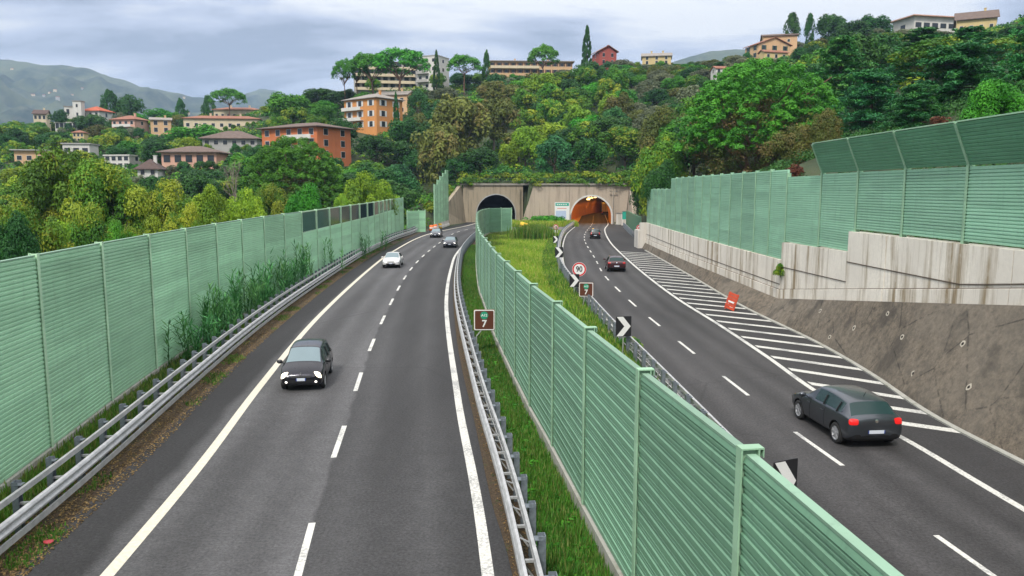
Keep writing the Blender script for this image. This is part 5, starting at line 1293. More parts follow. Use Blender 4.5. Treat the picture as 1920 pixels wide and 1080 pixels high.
HO('wide low white house with pinkish roof in front of the long cream house', 345, 486, 222, 244, 300, 10, 8, 'w_cream', 'hip', 1.4, 'r_terra', 1, 9, 1, 1.2, 1.3, None, .7, chim=2)
HO('low house with broad brown tiled roof above the brown roofed bungalow', 380, 486, 260, 276, 240, 12, 6, 'w_grey', 'hip', 2.6, 'r_brown', 1, 6, 1, 1.3, 1.3, None, 1.0, chim=0)
HO('brown roofed bungalow with brick front among the trees, left of the orange block', 308, 412, 286, 312, 200, 10, 3, 'w_pink', 'hip', 1.7, 'r_brown', 1, 5, 1, 1.5, 1.7, None, 1.0, chim=0, wframe='r_brown')
HO('small yellow house with tiny tower windows in front of the towered villa', 136, 160, 249, 268, 280, 5, 12, 'w_yellow', 'hip', .9, 'r_terra', 2, 3, 1, .6, 1.0, None, .4, chim=0)
HO('flat white building with two square windows below the yellow house', 118, 172, 270, 292, 240, 8, 10, 'w_white', 'flat', .3, 'w_grey', 1, 3, 0, 1.6, 1.3, None, .4, chim=0)
HO('flat roofed ochre and white house at the far left edge of the town', 25, 86, 282, 308, 240, 9, 14, 'w_peach', 'flat', .3, 'w_grey', 1, 3, 1, 1.3, 1.3, None, .9, chim=0)
HO('small white house with dark pyramid roof and white chimney among the trees', 258, 300, 318, 332, 185, 6, 8, 'w_white', 'hip', 2.4, 'r_dark', 1, 2, 1, .9, 1.2, None, .7, chim=1)
HO('white house with wide windows glimpsed through the trees near the bungalow', 200, 256, 292, 318, 230, 7, -8, 'w_white', 'flat', .3, 'w_white', 2, 4, 1, 1.3, 1.2, None, .3, chim=0)
HO('small pale cottage glimpsed below the left end of the skyline farmhouse', 1338, 1362, 129, 138, 250, 5, 5, 'w_white', 'gable', 1.0, 'r_terra', 1, 2, 1, .8, 1.0, None, .3, chim=0)
# tiny houses on the far mountain
mz = {}
def mount_z(x, y):
    best = None
    return best
for k, (px, py) in enumerate(((22,175),(38,178),(60,180),(78,182),(95,170),(101,168),(108,181),(122,170),(135,181),(158,174),(60,184),(27,131),(197,162),(345,184),(352,208),(240,190))):
    best = None
    for v in mA.v:
        q = proj(v); e_ = abs(q[0]-px)+abs(q[1]-py)
        if best is None or e_ < best[0]: best = (e_, v)
    v = best[1]; r_ = random.Random(k); s_ = r_.uniform(3, 5.5)
    o_ = tag(empty('distant_house', (v[0], v[1], v[2]), r_.uniform(-.4, .4)), 'tiny pale house on the hazy far mountainside', 'house', 'tiny pale houses on the far mountain')
    m = MB(); m.box(-s_, s_, -4, 4, -8, 4.5); m.build('wall', MATS['w_cream' if k % 3 else 'w_grey'], o_); gable(2*s_, 8, 4.5, 2, .6).build('roof', MATS['r_terra'], o_)
# ---------------------------------------------------------------- foliage
def leaf_mat(name, a, b_, c=None):
    b = NB(name); at = b.n('ShaderNodeAttribute'); at.attribute_name = 'tone'; oi = b.n('ShaderNodeObjectInfo')
    s_ = b.n('ShaderNodeSeparateXYZ'); b.l(at.outputs['Vector'], s_.inputs[0])
    col = b.mix(s_.outputs[0], a, b_)
    if c: col = b.mix(b.ramp(s_.outputs[1], ((.62, 0), (.8, .9))), col, c)
    r_ = b.n('ShaderNodeMapRange'); b.l(oi.outputs['Random'], r_.inputs[0]); r_.inputs[3].default_value = .90; r_.inputs[4].default_value = 1.38
    hs = b.n('ShaderNodeHueSaturation'); b.l(col, hs.inputs['Color']); b.l(r_.outputs[0], hs.inputs['Value'])
    h2 = b.n('ShaderNodeMapRange'); rr_ = b.math('FRACT', b.math('MULTIPLY', oi.outputs['Random'], 7.31)); b.l(rr_, h2.inputs[0]); h2.inputs[3].default_value = .482; h2.inputs[4].default_value = .518; b.l(h2.outputs[0], hs.inputs['Hue'])
    b.l(hs.outputs[0], b.p.inputs['Base Color']); b.p.inputs['Roughness'].default_value = .6; b.p.inputs['Specular IOR Level'].default_value = .25
    tr = b.n('ShaderNodeBsdfTranslucent'); b.l(hs.outputs[0], tr.inputs[0]); ms_ = b.n('ShaderNodeMixShader'); ms_.inputs[0].default_value = .22
    b.l(b.p.outputs[0], ms_.inputs[1]); b.l(tr.outputs[0], ms_.inputs[2]); b.l(ms_.outputs[0], b.out.inputs[0]); MATS[name] = b.m; return b.m
leaf_mat('leaf_lime', (.07, .17, .010), (.26, .38, .02)); leaf_mat('leaf_mid', (.025, .10, .008), (.10, .24, .016), (.24, .30, .02)); leaf_mat('leaf_bright', (.02, .12, .008), (.08, .29, .016))
leaf_mat('leaf_dark', (.010, .052, .011), (.040, .135, .020)); leaf_mat('leaf_cedar', (.010, .075, .016), (.035, .19, .045), (.07, .24, .04)); leaf_mat('leaf_olive', (.075, .095, .045), (.17, .20, .11)); leaf_mat('leaf_brown', (.045, .07, .014), (.14, .165, .03), (.15, .13, .035))
leaf_mat('leaf_pine', (.022, .12, .010), (.085, .29, .02)); leaf_mat('leaf_pine_under', (.05, .09, .016), (.14, .20, .035), (.17, .12, .05)); leaf_mat('leaf_rust', (.06, .025, .012), (.15, .06, .025)); leaf_mat('leaf_teal', (.012, .075, .022), (.05, .18, .04))
leaf_mat('grass_green', (.020, .075, .010), (.085, .22, .02), (.17, .19, .05)); leaf_mat('grass_yellow', (.08, .21, .010), (.27, .40, .03), (.42, .38, .10)); leaf_mat('reed_leaf', (.03, .14, .035), (.13, .34, .10))
simple('bark', (.10, .075, .05), .9, var=.4, scale=4); simple('bark_pale', (.26, .22, .18), .9, var=.3, scale=4); simple('bark_pine', (.16, .09, .06), .9, var=.4, scale=4)
def unit(v): return v/np.maximum(np.linalg.norm(v, axis=1, keepdims=True), 1e-9)
def leaf_cards(pos, nrm, size, rg, aspect=1.6, tone=None, along=None):
    n = len(pos); t = unit(rg.normal(size=(n, 3)) if along is None else along + rg.normal(size=(n, 3))*.25)
    nrm = unit(nrm); a = unit(np.cross(nrm, t)); b = np.cross(nrm, a)
    if along is not None: b = t; a = unit(np.cross(t, nrm))
    s = (size*(.65+.7*rg.random(n)))[:, None]
    p = np.stack([pos - b*s*aspect*.5, pos + a*s*.5*.75, pos + b*s*aspect*.5, pos - a*s*.5*.75], 1)
    return p, tone if tone is not None else rg.random((n, 2))
def cards_mesh(name, p, tone):
    n = len(p); me = bpy.data.meshes.new(name); me.vertices.add(n*4); me.vertices.foreach_set('co', p.reshape(-1)); me.loops.add(n*4); me.loops.foreach_set('vertex_index', np.arange(n*4, dtype=np.int32))
    me.polygons.add(n); me.polygons.foreach_set('loop_start', np.arange(0, n*4, 4, dtype=np.int32)); me.polygons.foreach_set('loop_total', np.full(n, 4, dtype=np.int32))
    at = me.attributes.new('tone', 'FLOAT_VECTOR', 'FACE'); v = np.zeros((n, 3)); v[:, :2] = tone; at.data.foreach_set('vector', v.reshape(-1)); me.update(); return me
def clump_crown(cent, rad, nrm_bias, n, leaf, rg, squash=1.0, flat=0.0, low_cut=-.6):
    k = len(cent); w_ = rad**2; w_ = w_/w_.sum(); idx = rg.choice(k, n, p=w_); d = unit(rg.normal(size=(n, 3))); low = d[:, 2] < low_cut; d[low, 2] *= -1
    rr_ = rad[idx][:, None]*(1-.32*rg.random((n, 1))**1.6); off = d*rr_; off[:, 2] *= squash; pos = cent[idx]+off
    nr = unit(d*(1-flat) + np.array([0, 0, 1.0])*flat + np.array(nrm_bias) + rg.normal(size=(n, 3))*.42)
    tc_ = rg.random(k); tone = np.stack([np.clip(tc_[idx]*.75+rg.random(n)*.35, 0, 1), np.clip(rg.random(k)[idx]*.8+rg.random(n)*.25, 0, 1)], 1)
    return pos, nr, tone
def crown(kind, seed, n, leaf):
    rg = np.random.default_rng(seed); squash = 1.0; flat = 0.0; low = -.55; bias = (0, 0, .35)
    if kind == 'round':
        k = 58; d = unit(rg.normal(size=(k, 3))); d[:, 2] = np.abs(d[:, 2])*np.where(rg.random(k) < .72, 1, -.8); r = .52+.48*rg.random(k)**.6
        lob = 1 + .22*np.sin(3*np.arctan2(d[:, 1], d[:, 0])+seed) + .12*np.sin(5*np.arctan2(d[:, 1], d[:, 0])+seed*2)
        c = np.stack([d[:, 0]*r*.37*lob, d[:, 1]*r*.37*lob, .54+d[:, 2]*r*.36], 1); rad = .075+.095*rg.random(k)
    elif kind == 'tall':
        k = 70; z = rg.random(k)**.8; th = rg.random(k)*6.28; prof = np.sin(np.pi*(z*.86+.12))**.7; r = prof*.40*(.4+.6*rg.random(k)**.5)
        c = np.stack([r*np.cos(th), r*np.sin(th), .14+z*.76], 1); rad = .07+.07*rg.random(k)
    elif kind == 'dome':      # big stone pine seen close: high dome of small needle tufts
        k = 850; d = unit(rg.normal(size=(k, 3))); d[:, 2] = np.abs(d[:, 2]); r = 1-.30*rg.random(k)**2; lob = 1 + .07*np.sin(4*np.arctan2(d[:, 1], d[:, 0])+seed)
        c = np.stack([d[:, 0]*r*.46*lob, d[:, 1]*r*.46*lob, .36+d[:, 2]*r*.58], 1); rad = .018+.022*rg.random(k); low = -.2
    elif kind == 'dome_under':
        k = 330; d = unit(rg.normal(size=(k, 3))); r = .55+.42*rg.random(k); c = np.stack([d[:, 0]*r*.45, d[:, 1]*r*.45, .40+d[:, 2]*r*.34], 1); rad = .03+.03*rg.random(k)
    elif kind == 'umbrella':
        k = 150; th = rg.random(k)*6.28; q = np.sqrt(rg.random(k)); r = q*.44*(1+.08*np.sin(3*th+seed)); c = np.stack([r*np.cos(th), r*np.sin(th), .58+.33*np.sqrt(np.clip(1-q**2, 0, 1))+.02*rg.normal(size=k)-.05*(rg.random(k) < .4)], 1); rad = .05+.035*rg.random(k); squash = .85; low = -.15
    elif kind == 'cypress':
        k = 150; z = rg.random(k); th = rg.random(k)*6.28; prof = np.clip(np.minimum((z+.04)*6, 1)*(1-z**3.2), .03, 1); r = prof*.40; c = np.stack([r*np.cos(th), r*np.sin(th), .03+z*.94], 1); rad = .07+.05*rg.random(k); squash = .35; bias = (0, 0, .15)
    elif kind == 'cedar':
        L_ = []; rd = []
        for i in range(11):
            z = .12+.80*i/10; R_ = .48*(1-((z-.05)/1.0)**1.6)+.06; nb = int(11-6*z)
            for b in range(nb):
                th = 6.28*(b+rg.random()*.7)/nb + i*1.3; ln = R_*(.7+.4*rg.random()); zz = z + rg.normal()*.018
                for s in np.linspace(.22, 1, 8): L_.append((ln*s*np.cos(th)+rg.normal()*.025, ln*s*np.sin(th)+rg.normal()*.025, zz-.05*s*s+.01*rg.normal())); rd.append((.045+.03*rg.random())*(1.2-.5*s))
        c = np.array(L_); rad = np.array(rd); squash = .38; flat = .55; low = -1
    elif kind == 'bush':
        k = 26; d = unit(rg.normal(size=(k, 3))); d[:, 2] = np.abs(d[:, 2]); r = .5+.5*rg.random(k); c = np.stack([d[:, 0]*r*.36, d[:, 1]*r*.36, .12+d[:, 2]*r*.55], 1); rad = .12+.10*rg.random(k)
    elif kind == 'sparse':
        k = 60; d = unit(rg.normal(size=(k, 3))); r = .6+.4*rg.random(k); c = np.stack([d[:, 0]*r*.42, d[:, 1]*r*.42, .58+d[:, 2]*r*.36], 1); rad = .05+.05*rg.random(k)
    pos, nr, tone = clump_crown(c, rad, bias, n, leaf, rg, squash, flat, low)
    p, tn = leaf_cards(pos, nr, leaf, rg, 1.7 if kind not in ('cedar', 'dome') else 2.4, tone)
    return cards_mesh('crown', p, tn)
def trunk(kind, seed):
    rg = random.Random(seed); m = MB()
    if kind in ('umbrella',):
        hh = .52; m.tube([(0, 0, -.06), (.01*rg.uniform(-1, 1), 0, hh*.5), (.015, .01, hh)], [.022, .018, .014], 8)
        for i in range(8): t = 6.28*i/8+rg.random()*.4; r = rg.uniform(.20, .36); m.tube([(.015, .01, hh-.08*rg.random()), (r*.45*math.cos(t), r*.45*math.sin(t), hh+.06), (r*math.cos(t), r*math.sin(t), .68)], [.011, .008, .004], 5)
    elif kind == 'dome':
        for j in range(3):
            t0 = 2.1*j; m.tube([(.02*math.cos(t0), .02*math.sin(t0), -.06), (.06*math.cos(t0), .06*math.sin(t0), .25), (.16*math.cos(t0), .16*math.sin(t0), .55), (.22*math.cos(t0), .22*math.sin(t0), .8)], [.022, .018, .011, .004], 7)
            for i in range(6): t = t0+rg.uniform(-1.4, 1.4); z = rg.uniform(.25, .6); r = rg.uniform(.3, .42); m.tube([(.1*math.cos(t0), .1*math.sin(t0), z), (r*.6*math.cos(t), r*.6*math.sin(t), z+.1), (r*math.cos(t), r*math.sin(t), z+.22)], [.010, .007, .003], 5)
    elif kind == 'cypress': m.tube([(0, 0, -.06), (0, 0, .5), (0, 0, .9)], [.06, .04, .01], 6)
    elif kind == 'cedar':
        m.tube([(0, 0, -.06), (.01, 0, .5), (0, 0, .95)], [.024, .016, .003], 8)
        for i in range(16): z = .15+.05*i; t = i*2.4; r = .36*(1-z*.8); m.tube([(0, 0, z), (r*.5*math.cos(t), r*.5*math.sin(t), z+.01), (r*math.cos(t), r*math.sin(t), z-.01)], [.008, .005, .002], 4)
    elif kind == 'bare':
        def br(p, d, ln, r, lv):
            q = p + d*ln; m.tube([p, p.lerp(q, .5)+Vector((rg.uniform(-1, 1), rg.uniform(-1, 1), 0))*ln*.06, q], [r, r*.8, r*.6], 5 if lv < 2 else 3)
            if lv < 5:
                for _ in range(3 if lv else 4):
                    nd = (d + Vector((rg.uniform(-1, 1), rg.uniform(-1, 1), rg.uniform(-.2, .7)))*.75).normalized(); br(p.lerp(q, rg.uniform(.55, 1)), nd, ln*.62, r*.55, lv+1)
        br(Vector((0, 0, -.05)), Vector((0, 0, 1)), .42, .016, 0)
    else:
        m.tube([(0, 0, -.08), (.01*rg.uniform(-1, 1), .01, .22), (.02*rg.uniform(-1, 1), 0, .48)], [.03, .022, .012], 7)
        for i in range(9): t = 6.28*i/9+rg.random(); z = rg.uniform(.18, .45); r = rg.uniform(.16, .34); m.tube([(0, 0, z), (r*.5*math.cos(t), r*.5*math.sin(t), z+.10), (r*math.cos(t), r*math.sin(t), z+.28)], [.011, .008, .003], 5)
    return m.mesh('trunk')
CR = {}; TR = {}
def get_crown(kind, var, fine):
    k = (kind, var, fine)
    if k not in CR:
        n, lf = {'round': (3600, .045), 'tall': (3400, .042), 'dome': (11000, .021), 'dome_under': (4200, .026), 'umbrella': (4200, .030), 'cypress': (6500, .050), 'cedar': (6500, .032), 'bush': (1600, .07), 'sparse': (1500, .035)}[kind]
        if fine: n = int(n*5.5); lf *= .43
        else: n = int(n*1.5); lf *= .82
        CR[k] = crown(kind, 11+var*17+len(kind), n, lf)
    return CR[k]
def get_trunk(kind, var):
    k = (kind, var)
    if k not in TR: TR[k] = trunk(kind, 5+var*13)
    return TR[k]
CRM = {}
def leaf_mesh(kind, var, fine, mat):      # same shape, one mesh per leaf colour
    k = (kind, var, fine, mat)
    if k not in CRM:
        m = get_crown(kind, var, fine).copy(); m.materials.clear(); m.materials.append(MATS[mat]); CRM[k] = m
    return CRM[k]
TRM = {}
def bark_mesh(kind, var, mat):
    k = (kind, var, mat)
    if k not in TRM:
        m = get_trunk(kind, var).copy(); m.materials.clear(); m.materials.append(MATS[mat]); TRM[k] = m
    return TRM[k]
SPECIES = {  # species: crown shape, leaf, bark, name, words
 'lime': ('round', 'leaf_lime', 'bark', 'broadleaf_tree', 'yellow green rounded tree'), 'mid': ('round', 'leaf_mid', 'bark', 'broadleaf_tree', 'mid green broadleaf tree'), 'bright': ('round', 'leaf_bright', 'bark', 'broadleaf_tree', 'bright green leafy tree'),
 'dark': ('round', 'leaf_dark', 'bark', 'evergreen_tree', 'dark green dense tree'), 'olive': ('round', 'leaf_olive', 'bark_pale', 'olive_tree', 'silvery grey olive tree'), 'brown': ('round', 'leaf_brown', 'bark_pale', 'broadleaf_tree', 'brownish olive autumn tree'), 'teal': ('tall', 'leaf_teal', 'bark', 'broadleaf_tree', 'tall blue green tree'),
 'tdark': ('tall', 'leaf_dark', 'bark', 'conifer_tree', 'tall dark conifer'), 'umb': ('umbrella', 'leaf_pine', 'bark_pine', 'umbrella_pine', 'umbrella pine'), 'cyp': ('cypress', 'leaf_dark', 'bark', 'cypress_tree', 'narrow dark cypress'),
 'cedar': ('cedar', 'leaf_cedar', 'bark', 'cedar_tree', 'dark layered cedar'), 'bare': ('bare', None, 'bark_pale', 'bare_tree', 'pale leafless tree'), 'bush': ('bush', 'leaf_mid', 'bark', 'bush', 'leafy green bush'), 'rust': ('bush', 'leaf_rust', 'bark', 'bush', 'rusty red bush'), 'dome': ('dome', 'leaf_pine', 'bark_pine', 'stone_pine', 'stone pine')}
TREES = []
tseed = [0]
def tree(sp, x, y, z, W, H, label=None, fine=False, hand=True):
    shape, leaf, bark, nm, words = SPECIES[sp]; tseed[0] += 1; rg = random.Random(tseed[0]*7+3); var = rg.randrange(4 if not fine else 3)
    root = empty(nm, (x, y, z), rg.uniform(0, 6.28)); root.scale = (W, W, H)
    if shape == 'bare':
        link('trunk', bark_mesh('bare', var, bark), None, root)
    else:
        link('crown', leaf_mesh(shape, var, fine, leaf), None, root); link('trunk', bark_mesh(shape if shape in ('umbrella', 'cypress', 'cedar', 'dome') else 'round', var, bark), None, root)
        if shape == 'dome':
            o = link('inner_foliage', leaf_mesh('dome_under', var, fine, 'leaf_pine_under'), None, root)
    t = proj((x, y, z+H*.6)); TREES.append(dict(o=root, sp=sp, words=words, label=label, px=t[0], py=t[1], y=y, top=proj((x, y, z+H))[1]))
    root['category'] = 'bush' if nm == 'bush' else 'tree'
    return root
def tpx(sp, pxc, pt, pb, wpx, Y=None, label=None, fine=False, sink=0.0):      # a tree known by its columns, top and foot in the photo
    if Y is None:
        h = hit_ground(pxc, pb); Y = h.y if h is not None else 330
    a = P(pxc, pt, Y); x = a.x; z = tz(x, Y) - sink; H = max(2.0, a.z-z); W = wpx*Y*CP/F
    return tree(sp, x, Y, z, W, H, label, fine)
# the trees one can tell apart
tpx('dome', 1428, 100, 0, 312, 108, 'huge bright green stone pine dome rising behind the right noise barrier', True, 4)
tpx('dome', 548, 246, 0, 215, 128, 'broad domed stone pine in front of the orange block', True, 3)
tpx('umb', 428, 164, 0, 70, 338, 'lone umbrella pine on bare forked trunk above the long cream house')
tpx('umb', 645, 108, 168, 46, 300, 'smallest umbrella pine with two thin trunks, left end of the ridge group')
tpx('umb', 668, 106, 168, 52, 303, 'umbrella pine squeezed second from the left end of the ridge group')
tpx('umb', 697, 95, 168, 100, 296, 'umbrella pine in front of the balconied block, middle of the ridge group')
tpx('umb', 748, 88, 168, 118, 294, 'widest umbrella pine at the right end of the ridge group')
tpx('umb', 870, 100, 145, 66, 312, 'flat bright umbrella pine just right of the tall white block')
tpx('umb', 1019, 82, 135, 64, 318, 'round headed umbrella pine standing before the long pale ridge building')
tpx('cyp', 1101, 48, 130, 22, 322, 'tall dark cypress against the sky beside the red house')
tpx('cyp', 818, 94, 175, 15, 300, 'slim dark cypress in front of the tall white block')
tpx('cyp', 742, 172, 235, 13, 258, 'slim cypress growing in front of the amber villa')
tpx('tdark', 912, 93, 140, 20, 316, 'spiky dark conifer left of the long pale ridge building')
tpx('bare', 848, 172, 250, 60, 215, 'pale leafless tree with white trunk among brown trees above the left tunnel')
tpx('bare', 1186, 150, 200, 26, 262, 'small bare tree on the slope below the red house')
tpx('brown', 862, 172, 330, 130, 214, 'large brownish tree crown above the left tunnel, behind the bare tree')
tpx('brown', 925, 178, 320, 90, 222, 'brown green tree right of the bare tree above the left tunnel')
tpx('brown', 822, 225, 345, 105, 196, 'rusty brown tree low above the stepped noise barrier')
tpx('lime', 985, 232, 325, 62, 200, 'vivid lime green tree clump over the gap between the tunnels')
tpx('lime', 1018, 255, 330, 56, 197, 'lime green tree just above the smooth right tunnel wall')
tpx('lime', 955, 262, 330, 48, 198, 'lime green tree above the coping of the left tunnel')
tpx('mid', 1100, 225, 340, 90, 202, 'mid green tree directly above the orange lit tunnel')
tpx('dark', 1060, 240, 335, 80, 205, 'dark tree left above the orange lit tunnel'); tpx('dark', 1150, 215, 345, 90, 200, 'dark tree above the right end of the tunnel wall')
tpx('dark', 900, 275, 342, 85, 192, 'dark low tree over the arch of the left tunnel'); tpx('dark', 860, 295, 350, 70, 190, 'dark low tree over the left wing wall')
tpx('brown', 1160, 170, 240, 60, 230, 'olive brown tree halfway up the slope over the right tunnel')
tpx('lime', 682, 312, 0, 105, 120, 'glowing yellow green tree behind the dark glass panes', True, 2); tpx('lime', 640, 365, 0, 54, 100, 'small yellow bush like tree just behind the glass panes', True); tpx('lime', 720, 345, 0, 60, 128, 'yellow green tree behind the right end of the glass panes', True)
tpx('bright', 570, 340, 0, 85, 92, 'bright green tree with orange tinged top behind the left barrier', True); tpx('lime', 385, 335, 0, 110, 78, 'rounded gold tipped tree behind the middle of the left barrier', True)
tpx('lime', 462, 342, 0, 80, 84, 'yellow green tree right of the gold tipped tree', True); tpx('bright', 225, 410, 0, 70, 60, 'low bright green shrub topping the near left barrier', True)
tpx('mid', 110, 262, 0, 190, 82, 'large olive green tree filling the left background above the barrier', True); tpx('mid', 200, 300, 0, 160, 80, 'broad green tree beside the large olive green tree', True)
tpx('mid', 35, 365, 0, 150, 50, 'yellow tipped tree at the left edge above the barrier', True); tpx('dark', 20, 400, 0, 120, 46, 'dark shaded tree at the left edge right above the barrier', True)
tpx('lime', 100, 400, 0, 110, 52, 'yellow green low tree behind the two nearest barrier posts', True); tpx('mid', 300, 330, 0, 120, 85, 'dull green tree behind the left barrier, left of the gold tipped tree', True); tpx('lime', 265, 398, 0, 110, 62, 'olive yellow low tree just over the left barrier', True)
tpx('brown', 250, 345, 0, 100, 95, 'brown tinged tree in the left thicket', True); tpx('mid', 510, 345, 0, 90, 100, 'mid green tree behind the left end of the glass panes', True); tpx('bare', 440, 262, 0, 90, 132, 'grey leafless tree left of the broad domed pine')
tpx('mid', 160, 375, 0, 120, 66, 'green tree in the left thicket above the third barrier post', True)
tpx('mid', 340, 375, 0, 90, 66, 'dark green low tree hiding behind the left barrier under the gold tipped tree', True)
tpx('tdark', 205, 168, 0, 46, 372, 'dark tree clump, left half, on the town skyline'); tpx('dark', 240, 173, 0, 56, 374, 'dark tree clump, right half, on the town skyline'); tpx('tdark', 338, 184, 0, 28, 370, 'dark cone shaped tree alone on the town skyline')
tpx('tdark', 390, 178, 0, 30, 350, 'dark tree leaning against the lone umbrella pine'); tpx('bright', 300, 200, 0, 55, 365, 'low green tree on the town skyline left of the dark cone tree')
tpx('dark', 110, 205, 0, 36, 345, 'dark tree between the cream house and the towered villa'); tpx('dark', 175, 212, 0, 56, 335, 'dark tree mass hiding the foot of the red roofed wing'); tpx('dark', 212, 222, 0, 30, 325, 'dark tree left of the pink house')
tpx('bright', 540, 172, 0, 95, 285, 'rich green tree behind the orange block, left of the amber villa'); tpx('bright', 603, 192, 0, 55, 275, 'bright flat topped tree beside the amber villa'); tpx('dark', 605, 165, 0, 85, 300, 'dark evergreen on the ridge left of the pines')
tpx('teal', 783, 166, 0, 52, 268, 'blue green tree right of the amber villa'); tpx('bright', 365, 232, 0, 110, 258, 'bright green trees below the wide low white house')
tpx('tdark', 1486, 20, 0, 34, 318, 'tall dark tree behind the brown barn on the right skyline'); tpx('tdark', 1520, 22, 0, 22, 312, 'thin dark tree standing apart on the right skyline'); tpx('dark', 1560, 22, 0, 62, 308, 'round dark tree on the skyline right of the thin one')
tpx('dark', 1640, 26, 0, 70, 302, 'dark tree on the skyline left of the modern villa'); tpx('dark', 1600, 40, 0, 70, 285, 'dark tree below the skyline, left of the modern villa')
tpx('cedar', 1640, 118, 0, 190, 92, 'dark cedar behind the near right barrier, left of the largest cedar', True, 3); tpx('cedar', 1800, 70, 0, 270, 80, 'largest dark cedar at the upper right, above the overhanging panels', True, 4); tpx('cedar', 1960, 8, 0, 210, 72, 'cedar cut by the right picture edge', True, 4)
tpx('cedar', 1720, 150, 0, 170, 74, 'lower cedar directly above the overhanging barrier panels', True, 3); tpx('bright', 1880, 150, 0, 130, 58, 'light green tree at the right edge over the barrier', True, 3)
tpx('brown', 1245, 190, 0, 110, 150, 'brown tipped tree left of the huge stone pine', True, 2); tpx('mid', 1240, 235, 0, 130, 118, 'mid green tree over the far end of the right barrier', True, 2); tpx('dark', 1245, 290, 0, 90, 100, 'dark shrubby tree overhanging the far end of the right barrier', True, 1)
tpx('brown', 1500, 225, 0, 110, 86, 'brown twiggy tree right of the huge stone pine', True, 3); tpx('dark', 1205, 300, 420, 60, 135, 'dark ivy covered tree where the right barrier ends', True); tpx('brown', 1545, 205, 0, 80, 84, 'brown olive tree touching the left side of the cedar', True, 3)
tpx('rust', 1765, 205, 0, 44, 66, 'rusty red foliage low in the cedars'); tpx('rust', 1490, 295, 0, 45, 70, 'brown red bush just over the overhang end')
tpx('mid', 1670, 60, 0, 70, 240, 'green tree below the modern villa')
# the wooded slopes, tree by tree
rs_ = random.Random(77); placed = [(t['o'].location.x, t['o'].location.y, 6.5) for t in TREES]
def blocked(x, y, z, H, W, fore):
    for (hx, hy, hr, a, b, t, bb, Yh) in HOUSES:
        if math.hypot(x-hx, y-hy) < hr+1: return True
        # keep clear views onto the houses the photo shows
        if y < hy:
            p1 = proj((x, y, z+H)); wpx = W*F/max(y, 1)*.5
            if a-wpx*.8 < p1[0] < b+wpx*.8 and p1[1] < t+.42*(bb-t) and proj((x, y, z))[1] > t: return True
    return False
cand = []
for gy in np.arange(60, 372, 9.0):
    stp = 8.5 if gy > 180 else 8.0
    for gx in np.arange(-235, 190, stp): cand.append((gx+rs_.uniform(-3, 3), gy+rs_.uniform(-3.5, 3.5)))
cand.sort(key=lambda c_: c_[1])
nfill = 0
for (x, y) in cand:
    p = proj((x, y, tz(x, y)))
    if not (-60 < p[0] < 1980): continue
    if x > LX(y)-5 and x < RX(y)+5 and y < portal_y(x)+6: continue
    if x > 0 and y < 118 and p[0] > 1180: continue
    z = tz(x, y); left = p[0] < 640 and y < 400
    if left: W = rs_.uniform(8, 12) if y > 150 else rs_.uniform(6.5, 9); H = rs_.uniform(6, 9.5)
    else: W = rs_.uniform(9.5, 13.5); H = rs_.uniform(9, 13)
    if x < -15 and y < 110: H = min(H, 6.5+y*.03); 
    if p[0] > 1180 and y > 200: W *= .75; H *= .62      # olive terraces
    topy = proj((x, y, z+H))[1]
    # skyline of the photo
    sky_line = np.interp(p[0], [0, 60, 200, 330, 480, 560, 620, 660, 830, 860, 1000, 1110, 1200, 1300, 1380, 1480, 1560, 1700, 1790, 1885, 1920], [205, 205, 200, 205, 205, 180, 172, 160, 165, 140, 125, 112, 112, 115, 100, 75, 35, 50, 60, 60, 5])
    if topy < sky_line: H = H*.62; topy = proj((x, y, z+H))[1]
    if topy < sky_line-4: continue
    mind = 8.2 if not left else 7.6
    if p[0] > 1180 and y > 200: mind = 6.3
    if any((x-a)**2+(y-b)**2 < mind*mind for a, b, _ in placed): continue
    if blocked(x, y, z, H, W, True): continue
    r = rs_.random()
    if p[0] > 1180 and y > 190: sp = 'olive' if r < .50 else 'mid' if r < .68 else 'dark' if r < .85 else 'brown' if r < .94 else 'bright'
    elif x > 0 and p[0] > 1450: sp = 'dark' if r < .4 else 'mid' if r < .7 else 'cedar'
    elif left: sp = 'mid' if r < .44 else 'dark' if r < .72 else 'bright' if r < .84 else 'brown' if r < .89 else 'lime' if r < .94 else 'olive'
    elif y < 235: sp = 'dark' if r < .42 else 'mid' if r < .70 else 'teal' if r < .80 else 'lime' if r < .88 else 'bright' if r < .95 else 'brown'
    elif y < 290: sp = 'mid' if r < .38 else 'dark' if r < .62 else 'lime' if r < .72 else 'bright' if r < .86 else 'brown' if r < .91 else 'teal'
    else: sp = 'olive' if r < .22 else 'brown' if r < .30 else 'mid' if r < .60 else 'dark' if r < .90 else 'bright'
    if sp == 'cedar': W *= 1.1; H *= 1.2
    tree(sp, x, y, z-.3, W, H, None, False); placed.append((x, y, 6)); nfill += 1
for hi, (hx, hy, hr, a, b, t, bb, Yh) in enumerate(list(HOUSES)):
    if a > 1500: continue
    for k in range(5 if a < 500 else 1):
        px_ = rs_.uniform(a-4, b+4); Y_ = Yh - rs_.uniform(4, 9); q = P(px_, bb, Y_); zg = tz(q.x, Y_)
        zt_ = P(px_, bb-(bb-t)*rs_.uniform(.25, .6), Y_).z; H = max(2.8, zt_-zg)
        if H > 9: continue
        tree(rs_.choice(['dark', 'mid', 'mid', 'bright', 'olive', 'dark', 'teal']), q.x, Y_, zg-.3, H*rs_.uniform(.75, 1.1), H)
bpy.context.view_layer.update(); dg_ = bpy.context.evaluated_depsgraph_get(); keep_ = []; gone = 0; rr4 = random.Random(4)
